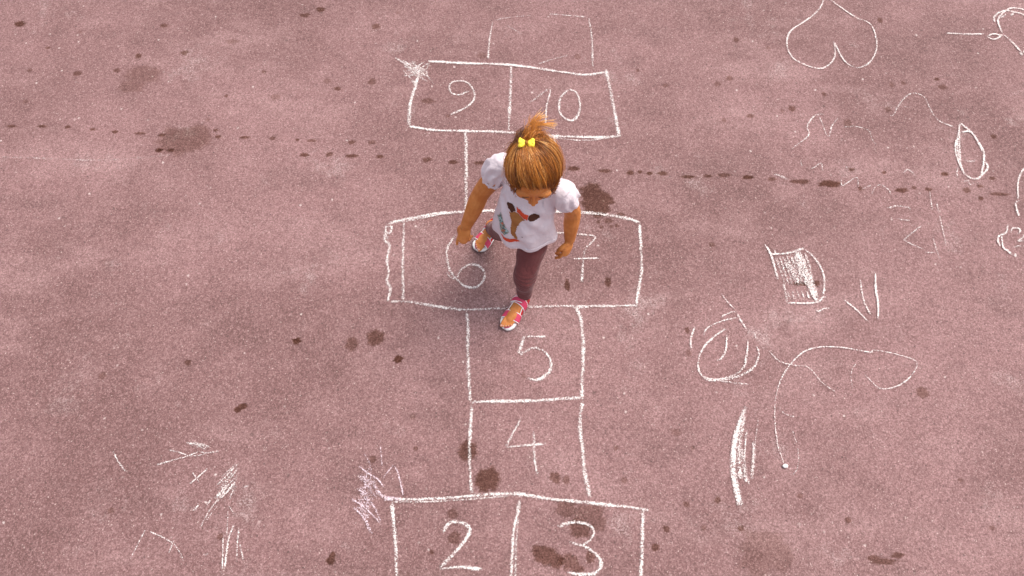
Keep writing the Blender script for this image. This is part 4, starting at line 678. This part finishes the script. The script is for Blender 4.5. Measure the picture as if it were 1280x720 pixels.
def fleck_mat():
    T = NT('flecked_teal_print')
    co = T.n('ShaderNodeTexCoord').outputs['Object']
    vo = T.n('ShaderNodeTexVoronoi', {'Vector': co, 'Scale': 170.0}).outputs['Color']
    r = T.n('ShaderNodeValToRGB', {0: T.n('ShaderNodeSeparateColor', {0: vo}).outputs[0]}); r.color_ramp.interpolation = 'CONSTANT'
    r.color_ramp.elements[0].color = (.10, .13, .12, 1); r.color_ramp.elements[1].position = .9; r.color_ramp.elements[1].color = (.62, .12, .05, 1)
    for p, c in ((.3, (.22, .36, .36, 1)), (.55, (.40, .52, .52, 1)), (.75, (.30, .22, .14, 1))): r.color_ramp.elements.new(p).color = c
    return T.out(T.n('ShaderNodeBsdfPrincipled', {'Base Color': r.outputs[0], 'Roughness': .85}).outputs[0])
M_teal = fleck_mat()
print_patch('print_patch', oval(-.036, .660, .021, .0155, -.5), M_brown)['label'] = 'dark brown oval print'
print_patch('print_patch', oval(.054, .645, .020, .0165, .2), M_brown)['label'] = 'dark brown oval print'
print_patch('print_patch', [(-.014, .676), (.000, .676), (.036, .655), (.036, .630), (.020, .634), (-.012, .652)], M_scarlet)['label'] = 'scarlet bar print'
print_patch('print_patch', [(-.040, .640), (-.014, .652), (.020, .634), (.030, .628), (.012, .612), (.002, .580), (.000, .540), (.012, .512), (.004, .500), (-.016, .520), (-.024, .560), (-.026, .600)], M_tan)['label'] = 'tan column print'
print_patch('print_patch', [(-.100, .530), (-.080, .585), (-.060, .575), (-.024, .532), (-.044, .500), (-.075, .503)], M_teal)['label'] = 'mottled teal print'
print_patch('print_patch', [(-.066, .492), (-.040, .488), (-.010, .500), (.024, .503), (.012, .482), (-.020, .466), (-.050, .466)], M_scarlet)['label'] = 'scarlet crescent print'
print_patch('print_patch', oval(.030, .540, .005, .004), M_brown)


# ---- sandals
def sandal(heel, toe, big):
    f, sd, L = foot_frame(heel, toe)
    up = V3((0, 0, 1))
    root = bpy.data.objects.new('sandal', None); COL.objects.link(root); root.parent = person
    root.location = (heel.x-PX, heel.y-PY, 0)
    def put(name, bm, mat):
        me = bm_mesh(bm, name); me.transform(Matrix.Translation((-heel.x, -heel.y, 0)))
        return link(name, me, mat, root)
    def outline(scale, z):
        pts = []
        ss = [k/40*1.03-.015 for k in range(41)]
        side = lambda s: .004*math.sin(PI*max(0, min(1, s)))*big
        for s in ss: pts.append(heel+f*L*s+sd*((halfw(s)+scale)+side(s))+up*z)
        for s in reversed(ss): pts.append(heel+f*L*s+sd*(-(halfw(s)+scale)+side(s))+up*z)
        return pts
    # sole: white foam, rounded at its lower edge
    bm = bmesh.new(); rings = []
    for sc, z in ((-.003, .0045), (.001, .0065), (.0025, .011), (.0025, .017), (.0008, SOLE_T)):
        rings.append([bm.verts.new(p) for p in outline(sc, z)])
    for a, b in zip(rings, rings[1:]):
        n = len(a)
        for k in range(n): bm.faces.new((a[k], a[(k+1) % n], b[(k+1) % n], b[k]))
    bm.faces.new(rings[0]); bm.faces.new(rings[-1][::-1])
    put('sole', bm, M_white)
    bm = bmesh.new()
    top = [bm.verts.new(p) for p in outline(-.010, SOLE_T+.0012)]; bot = [bm.verts.new(p) for p in outline(-.010, SOLE_T-.003)]
    n = len(top); bm.faces.new(top); bm.faces.new(bot[::-1])
    for k in range(n): bm.faces.new((top[k], top[(k+1) % n], bot[(k+1) % n], bot[k]))
    put('footbed', bm, M_bed)
    def arc_pt(s, a, extra):
        """point over the foot at length s; a from -1 (outer sole edge) over the instep to 1."""
        w = halfw(s)+.0015+extra; h = foot_top(s)+.006+extra-SOLE_T
        th = a*PI/2
        return heel+f*L*s+sd*(w*math.sin(th)*(1 if abs(a) < 1 else 1))+up*(SOLE_T-.004+(h+.004)*math.cos(th)**.75)
    def band(name, s_at, width, mat, extra=0, a0=-1, a1=1, thick=.003, trim=True):
        bm = bmesh.new(); NA, NS = 28, 4; g0 = []
        for i in range(NA+1):
            a = a0+(a1-a0)*i/NA
            s0 = s_at(a)
            g0.append([(bm.verts.new(arc_pt(s0+(j/NS-.5)*width/L, a, extra)), bm.verts.new(arc_pt(s0+(j/NS-.5)*width/L, a, extra+thick))) for j in range(NS+1)])
        for i in range(NA):
            for j in range(NS):
                p, q, r_, t = g0[i][j], g0[i+1][j], g0[i+1][j+1], g0[i][j+1]
                bm.faces.new((p[1], q[1], r_[1], t[1])); bm.faces.new((p[0], t[0], r_[0], q[0]))
            for j in (0, NS):
                bm.faces.new((g0[i][j][0], g0[i+1][j][0], g0[i+1][j][1], g0[i][j][1]))
        for i in (0, NA):
            for j in range(NS): bm.faces.new((g0[i][j][0], g0[i][j+1][0], g0[i][j+1][1], g0[i][j][1]))
        o = put(name, bm, mat)
        if trim:
            bm = bmesh.new()
            for e in (-.5, .5):
                tube(bm, [arc_pt(s_at(a0+(a1-a0)*i/16)+e*width/L, a0+(a1-a0)*i/16, extra+thick*.6) for i in range(17)], [.0019]*17, seg=8, step=.01)
            me = bm_mesh(bm, 'trim'); me.transform(Matrix.Translation((-heel.x, -heel.y, 0)))
            link('trim', me, M_white, o)
        return o
    band('toe_strap', lambda a: .675+.03*a*big, .034, M_rose, .0015)
    band('instep_strap', lambda a: .31-.02*a*big, .030, M_rose, .003)
    band('strap_flap', lambda a: .30+.05*a*big, .020, M_rose, .0065, -.25, .75)
    # side panels joining the straps, red
    for sg in (-1, 1):
        bm = bmesh.new(); rows = []
        for i in range(15):
            s = .24+.53*i/14
            hi = .74-.34*math.sin(PI*i/14)**.8
            rows.append([(bm.verts.new(arc_pt(s, sg*(1-hi*j/5), 0)), bm.verts.new(arc_pt(s, sg*(1-hi*j/5), .003))) for j in range(6)])
        for i in range(14):
            for j in range(5):
                p, q, r_, t = rows[i][j], rows[i+1][j], rows[i+1][j+1], rows[i][j+1]
                bm.faces.new((p[1], q[1], r_[1], t[1])); bm.faces.new((p[0], t[0], r_[0], q[0]))
            for j in (0, 5): bm.faces.new((rows[i][j][0], rows[i+1][j][0], rows[i+1][j][1], rows[i][j][1]))
        for i in (0, 14):
            for j in range(5): bm.faces.new((rows[i][j][0], rows[i][j+1][0], rows[i][j+1][1], rows[i][j][1]))
        sp = put('side_panel', bm, M_red)
        bm = bmesh.new()
        tube(bm, [arc_pt(.24+.53*i/14, sg*(1-(.74-.34*math.sin(PI*i/14)**.8)), .0022) for i in range(15)], [.0020]*15, seg=8, step=.01)
        me = bm_mesh(bm, 'trim'); me.transform(Matrix.Translation((-heel.x, -heel.y, 0)))
        link('trim', me, M_white, sp)
    # heel counter
    bm = bmesh.new(); cols = []
    hc = heel+f*L*.16
    for i in range(25):
        a = R(-118)+R(236)*i/24
        dv = -f*math.cos(a)+sd*math.sin(a)
        rows = []
        for j in range(6):
            z = SOLE_T-.004+j/5*.050*(.75+.25*math.cos(a))
            rr = .0275+.002*math.sin(PI*j/5)
            c = hc+dv*V3((rr, rr, 0)).x+up*z
            rows.append((bm.verts.new(c), bm.verts.new(c+dv*.003)))
        cols.append(rows)
    for i in range(24):
        for j in range(5):
            p, q, r_, t = cols[i][j], cols[i+1][j], cols[i+1][j+1], cols[i][j+1]
            bm.faces.new((p[1], q[1], r_[1], t[1])); bm.faces.new((p[0], t[0], r_[0], q[0]))
        for j in (0, 5): bm.faces.new((cols[i][j][0], cols[i+1][j][0], cols[i+1][j][1], cols[i][j][1]))
    for i in (0, 24):
        for j in range(5): bm.faces.new((cols[i][j][0], cols[i][j+1][0], cols[i][j+1][1], cols[i][j][1]))
    put('heel_counter', bm, M_red)
    # toenails
    for k in range(5):
        off = (.022-.0112*k)*big
        ln = (.315, .305, .275, .235, .19)[k]*L
        r = (.0086, .0058, .0055, .0052, .0048)[k]
        c = heel+f*(L*.68+ln+r*.25)+sd*off*.80+up*(.0245+r*.70)
        bm = bmesh.new(); ellipsoid(bm, Matrix.Translation(c) @ Matrix((sd, f, up)).transposed().to_4x4() @ Matrix.Rotation(R(-28), 4, 'X'), (r*.55, r*.6, .0012), 12)
        child('toenail', bm_mesh(bm, 'toenail'), M_nail, body_o)
    return root
sandal(*FOOTF); sandal(*FOOTR)

# ---- hair: a cap combed back to the tie, then loose strands, a messy looped tail
TIE = V3((-.028, -.070, .078))               # head space
CAPR = (.0805, .1000, .098); CAPC = V3((0, -.012, .014))
def cap_pt(d, h=0.0):
    d = d.normalized()
    k = 1/math.sqrt((d.x/CAPR[0])**2+(d.y/CAPR[1])**2+(d.z/CAPR[2])**2)
    return CAPC+d*(k+h)
def hairline(az):
    """lowest elevation of the hair at azimuth az (0 = forehead)."""
    a = abs((az+PI) % (2*PI)-PI)
    T = [(0, R(30)), (.42, R(26)), (.66, R(8)), (.85, R(-24)), (1.05, R(-40)), (1.6, R(-46)), (2.2, R(-42)), (PI, R(-46))]
    for (x0, y0), (x1, y1) in zip(T, T[1:]):
        if x0 <= a <= x1: return y0+(y1-y0)*(a-x0)/(x1-x0)
    return R(-40)
def dirof(az, el): return V3((math.sin(az)*math.cos(el), math.cos(az)*math.cos(el), math.sin(el)))
bm = bmesh.new(); NA, NE = 72, 22; rows = []
for i in range(NA):
    az = 2*PI*i/NA; lo = hairline(az)+.05*noise.noise((i*.7, 0, 0))
    rows.append([bm.verts.new(HM @ cap_pt(dirof(az, lo+(R(88)-lo)*j/NE), -.002-.010*max(0, 1-j/7)**2+.0022*noise.noise((i*.9, j*.25, 2)))) for j in range(NE+1)])
for i in range(NA):
    for j in range(NE): bm.faces.new((rows[i][j], rows[(i+1) % NA][j], rows[(i+1) % NA][j+1], rows[i][j+1]))
bm.faces.new([r[-1] for r in rows])
me = bm_mesh(bm, 'hair')
me.attributes.new('tone', 'FLOAT', 'POINT').data.foreach_set('value', [.30]*len(me.vertices))
hair = child('hair', me, M_hair)

def strands(name, paths):
    """paths: (points in head space, base radius, tone at root, tone at tip, taper). All strands of one bundle are one mesh."""
    verts, faces, tone = [], [], []
    for pts, r, t0, t1, tap in paths:
        n = len(pts); W = [HM @ V3(p) for p in pts]
        ax = None; b = len(verts)
        for i in range(n):
            t = (W[min(i+1, n-1)]-W[max(i-1, 0)]).normalized()
            if ax is None: ax = t.orthogonal()
            ax = (ax-t*ax.dot(t)).normalized(); ay = t.cross(ax)
            k = i/(n-1); rr = r*(1-tap*k**2)
            for a in (0, 2.094, 4.189):
                verts.append(W[i]+ax*rr*math.cos(a)+ay*rr*math.sin(a)); tone.append(t0+(t1-t0)*k)
        for i in range(n-1):
            for a in range(3):
                p = b+i*3+a; q = b+i*3+(a+1) % 3
                faces.append((p, q, q+3, p+3))
    me = bpy.data.meshes.new(name); me.from_pydata([tuple(v) for v in verts], [], faces)
    me.polygons.foreach_set('use_smooth', [True]*len(me.polygons))
    me.attributes.new('tone', 'FLOAT', 'POINT').data.foreach_set('value', tone)
    return child(name, me, M_hair, hair)

tie_d = (TIE-CAPC).normalized()
def comb(az, el, h0, h1, n=13, wob=.0):
    d0 = dirof(az, el); ph = rng.uniform(0, 99)
    tgt = (tie_d+V3((rng.gauss(0, .07), rng.gauss(0, .05), rng.gauss(0, .05)))).normalized()
    ang = d0.angle(tgt); axis = d0.cross(tgt)
    if axis.length < 1e-4: axis = V3((1, 0, 0))
    out = []
    for i in range(n):
        t = i/(n-1)
        d = Quaternion(axis.normalized(), ang*t) @ d0
        h = h0*(1-t)+h1*t+.0045*math.sin(PI*t)-.0095*max(0, 1-t*2.6)**2      # roots lie close to the scalp
        p = cap_pt(d, h+.0014*noise.noise((t*3, ph, 0)))
        p += V3((noise.noise((t*2.2, ph, 4)), noise.noise((t*2.2, ph, 8)), 0))*wob
        out.append(p)
    return out
def streak(az):
    """lighter and darker locks run side by side"""
    return .59+.40*noise.noise((az*5.0, 1.7, 0))+.34*noise.noise((az*19, 4.1, 0))
P = []
CL = .088                                    # hair lies in separate locks
ctone = {k: min(.95, max(.22, rng.gauss(.55, .23))) for k in range(-80, 81)}
for i in range(3000):
    az = rng.uniform(-PI, PI)
    k = math.floor(az/CL); fr = (az/CL-k)*2-1
    az = (k+.5+.36*fr+.25*noise.noise((k*3.7, 0, 0)))*CL
    lo = hairline(az)+.10*noise.noise((az*4.3, 6.1, 0))+.07*noise.noise((k*2.3, 9, 0))
    el = lo+rng.random()**2.2*R(48)+rng.uniform(-.07, .03)
    tn = max(.08, min(1, ctone[k]+.10*(1-abs(fr))-.16*abs(fr)**3+rng.gauss(0, .11)))  # groove shade painted in: lock edges darker, crests lighter
    cl = .0045*(1-fr*fr)+.006*noise.noise((k*1.9, el*3, 1.5))
    P.append((comb(az, el, rng.uniform(-.002, .003)+cl, rng.uniform(.0, .008), 12, .004), rng.uniform(.0006, .0012), tn*.92, min(1, tn*1.06), .3))
for i in range(50):                          # bright strands lying on top, highlights painted into their tone
    az = rng.gauss(0, .9); lo = hairline(az)
    P.append((comb(az, lo+rng.random()**1.5*R(40), .003, .009, 14, .004), rng.uniform(.0006, .0011), rng.uniform(.82, 1), rng.uniform(.9, 1), .5))
strands('combed_hair', P)
# fly-away strands
P = []
for i in range(320):
    az = rng.uniform(-PI, PI); lo = hairline(az)
    p = comb(az, lo+rng.uniform(-.12, .35), rng.uniform(.002, .010), rng.uniform(.006, .018), 10, .016)
    if i % 2: p = p[:rng.randint(5, 9)]
    P.append((p, .00045, rng.uniform(.5, .9), rng.uniform(.7, 1), .6))
strands('flyaway_hair', P)

# the messy tail: hair doubled over at the tie, loops left and right, ends spraying up and away
def lock(ctrl, count, spread, r, tone, tip, tight=1.0):
    out = []
    for i in range(count):
        o = V3((rng.gauss(0, 1), rng.gauss(0, 1), rng.gauss(0, 1)))*spread
        e = V3((rng.gauss(0, 1), rng.gauss(0, 1), rng.gauss(0, 1)))*spread*1.6
        n = len(ctrl)
        q = [tuple(V3(c)+o*(.5+.5*math.sin(PI*min(1, k/(n-1)+.25)))*tight+e*(k/(n-1))**2 for _ in (0,))[0] for k, c in enumerate(ctrl)]
        q = [tuple(v) for v in q]
        pts = spline(q, .007)
        t = max(.05, min(1, tone+rng.gauss(0, .11)))
        out.append((pts, r*rng.uniform(.7, 1.2), t, max(.05, min(1, tip+rng.gauss(0, .10))), .55))
    return out
tx, ty, tz = TIE
def T_(x, y, z): return (tx+.80*x, ty+.74*y, tz+.8*z)
P = []
# main tuft, doubled over away from the tie
P += lock([T_(0, 0, 0), T_(.014, -.018, .024), T_(.026, -.044, .032), T_(.036, -.074, .030)], 110, .0085, .0011, .55, .74)
P += lock([T_(.006, 0, 0), T_(.028, -.012, .022), T_(.050, -.026, .020), T_(.062, -.016, .006), T_(.054, .008, -.004)], 120, .0075, .0011, .50, .66)
P += lock([T_(.004, 0, 0), T_(.018, -.016, .026), T_(.040, -.040, .026), T_(.058, -.036, .010), T_(.058, -.014, .0)], 90, .007, .0011, .62, .80)
# ends spraying up and to her left
P += lock([T_(.014, -.022, .024), T_(.032, -.056, .036), T_(.062, -.070, .038), T_(.104, -.074, .030)], 46, .0040, .0010, .60, .92)
P += lock([T_(.012, -.030, .022), T_(.026, -.066, .036), T_(.044, -.092, .040), T_(.066, -.108, .030)], 46, .0050, .0010, .62, .95)
P += lock([T_(.006, -.024, .022), T_(.012, -.052, .034), T_(.026, -.078, .036), T_(.044, -.090, .030)], 30, .0060, .0008, .60, .85)
P += lock([T_(.0, -.020, .020), T_(.002, -.040, .030), T_(.012, -.062, .030)], 20, .0060, .0007, .50, .75)
# loops on both sides, their shade put into a dark tone
P += lock([T_(0, 0, 0), T_(-.016, -.006, .006), T_(-.022, -.030, .0), T_(-.004, -.046, -.004), T_(.016, -.036, .004)], 150, .0075, .0012, .20, .25)
P += lock([T_(.026, -.004, -.004), T_(.052, -.016, .004), T_(.076, -.010, -.010), T_(.088, .010, -.030), T_(.082, .018, -.062)], 150, .0085, .0012, .22, .18)
P += lock([T_(.0, -.002, -.004), T_(-.022, -.004, -.010), T_(-.040, .004, -.026), T_(-.046, .016, -.050)], 90, .0075, .0012, .20, .20)
strands('ponytail', P)
# loose locks past both temples and at the nape
def lock_at(az0, sd, el0, n, s, drop, out):
    P = []
    for i in range(n):
        az = s*(az0+rng.gauss(0, sd)); a = cap_pt(dirof(az, el0+rng.gauss(0, .10)), .001)
        f = V3((a.x, a.y, 0)).normalized()
        b = a+f*out+V3((0, 0, -.30*drop)); c = b+f*rng.uniform(-.004, .006)+V3((0, 0, -.35*drop)); e = c-f*rng.uniform(.004, .016)+V3((0, 0, -.35*drop*rng.uniform(.6, 1.1)))
        t = max(.1, min(.9, rng.gauss(.42, .13)))
        P.append((spline([tuple(q+V3((rng.gauss(0, .0025), rng.gauss(0, .0025), 0))) for q in (a, b, c, e)], .008), .0010, t, t+.08, .6))
    return P
for s in (-1, 1):
    strands('temple_lock', lock_at(1.02, .15, R(-18), 90, s, .046, .000))
    strands('side_lock', lock_at(1.8, .20, R(-8), 120, s, .058, .004))
strands('nape_hair', lock_at(2.75, .28, R(-25), 110, 1, .06, .003)+lock_at(2.75, .28, R(-25), 110, -1, .06, .003))
# yellow elastic with a little bow, tied round the root of the tail
bm = bmesh.new()
tq = Quaternion((1, 0, 0), R(35))
ringp = [TIE+V3((.012, -.006, .006))+tq @ V3((.0165*math.cos(a), 0, .0165*math.sin(a))) for a in [2*PI*k/28 for k in range(29)]]
tube(bm, [HM @ p for p in ringp], [.0042+.0012*(k % 2) for k in range(29)], seg=10, step=.004, caps=False)
child('hair_tie', bm_mesh(bm, 'hair_tie'), M_yellow, hair)
bow = TIE+V3((.002, .012, .034))
bm = bmesh.new()
for s in (-1, 1):
    ellipsoid(bm, HM @ Matrix.Translation(bow+V3((s*.0135, .001, .004))) @ Matrix.Rotation(s*R(-20), 4, 'Y') @ Matrix.Rotation(s*R(12), 4, 'Z'), (.0125, .0125, .0065), 20)
    ellipsoid(bm, HM @ Matrix.Translation(bow+V3((s*.0185, -.008, .005))), (.0070, .0075, .0058), 16)
    ellipsoid(bm, HM @ Matrix.Translation(bow+V3((s*.0185, .009, .005))), (.0070, .0065, .0058), 16)
ellipsoid(bm, HM @ Matrix.Translation(bow), (.008, .006, .005), 16)
for v in bm.verts: v.co += V3((noise.noise(v.co*120), noise.noise(v.co*120+V3((5, 0, 0))), noise.noise(v.co*120+V3((9, 0, 0)))))*.0032
bow_o = child('bow', remeshed(bm, .0012, 1, 'bow'), M_yellow, hair)
bm = bmesh.new(); ellipsoid(bm, HM @ Matrix.Translation(bow+V3((0, 0, .005))), (.0058, .0065, .0065), 16)
child('bow_knot', bm_mesh(bm, 'bow_knot'), plain('amber', (.30, .12, .01), .5, .4), hair)

# ------------------------------------------------------------------ light, camera
w = bpy.data.worlds.new('World'); scene.world = w; w.use_nodes = True
nt = w.node_tree; bg = nt.nodes['Background']
sky = nt.nodes.new('ShaderNodeTexSky'); sky.sky_type = 'NISHITA'; sky.sun_disc = False
EL, AZ = R(64), R(58)                       # sun high, from the right and a little behind her; azimuth from +Y towards +X
sky.sun_elevation = EL; sky.sun_rotation = AZ
sky.air_density = 1.0; sky.dust_density = 4.0; sky.ozone_density = .6
hs = nt.nodes.new('ShaderNodeHueSaturation'); hs.inputs['Saturation'].default_value = .45   # thin overcast takes the blue out
nt.links.new(sky.outputs[0], hs.inputs['Color']); nt.links.new(hs.outputs[0], bg.inputs[0]); bg.inputs[1].default_value = .10
sl_ = bpy.data.lights.new('sun', 'SUN'); sl_.energy = 1.0; sl_.angle = R(26); sl_.color = (1.0, .93, .84)
so = bpy.data.objects.new('sun', sl_); COL.objects.link(so)
d = V3((math.sin(AZ)*math.cos(EL), math.cos(AZ)*math.cos(EL), math.sin(EL)))
so.rotation_euler = d.to_track_quat('Z', 'Y').to_euler(); so.location = d*10

cd = bpy.data.cameras.new('camera'); cam = bpy.data.objects.new('camera', cd); COL.objects.link(cam)
cam.location = CAM_LOC; cam.rotation_euler = (R(90-64), 0, 0)
cd.sensor_fit = 'HORIZONTAL'; cd.sensor_width = 36; cd.lens = 36*943/1280; cd.clip_end = 500; cd.clip_start = .05
scene.camera = cam
scene.view_settings.view_transform = 'Standard'; scene.view_settings.look = 'None'
scene.view_settings.exposure = EXPOSURE; scene.view_settings.gamma = 1
scene.cycles.transparent_max_bounces = 24
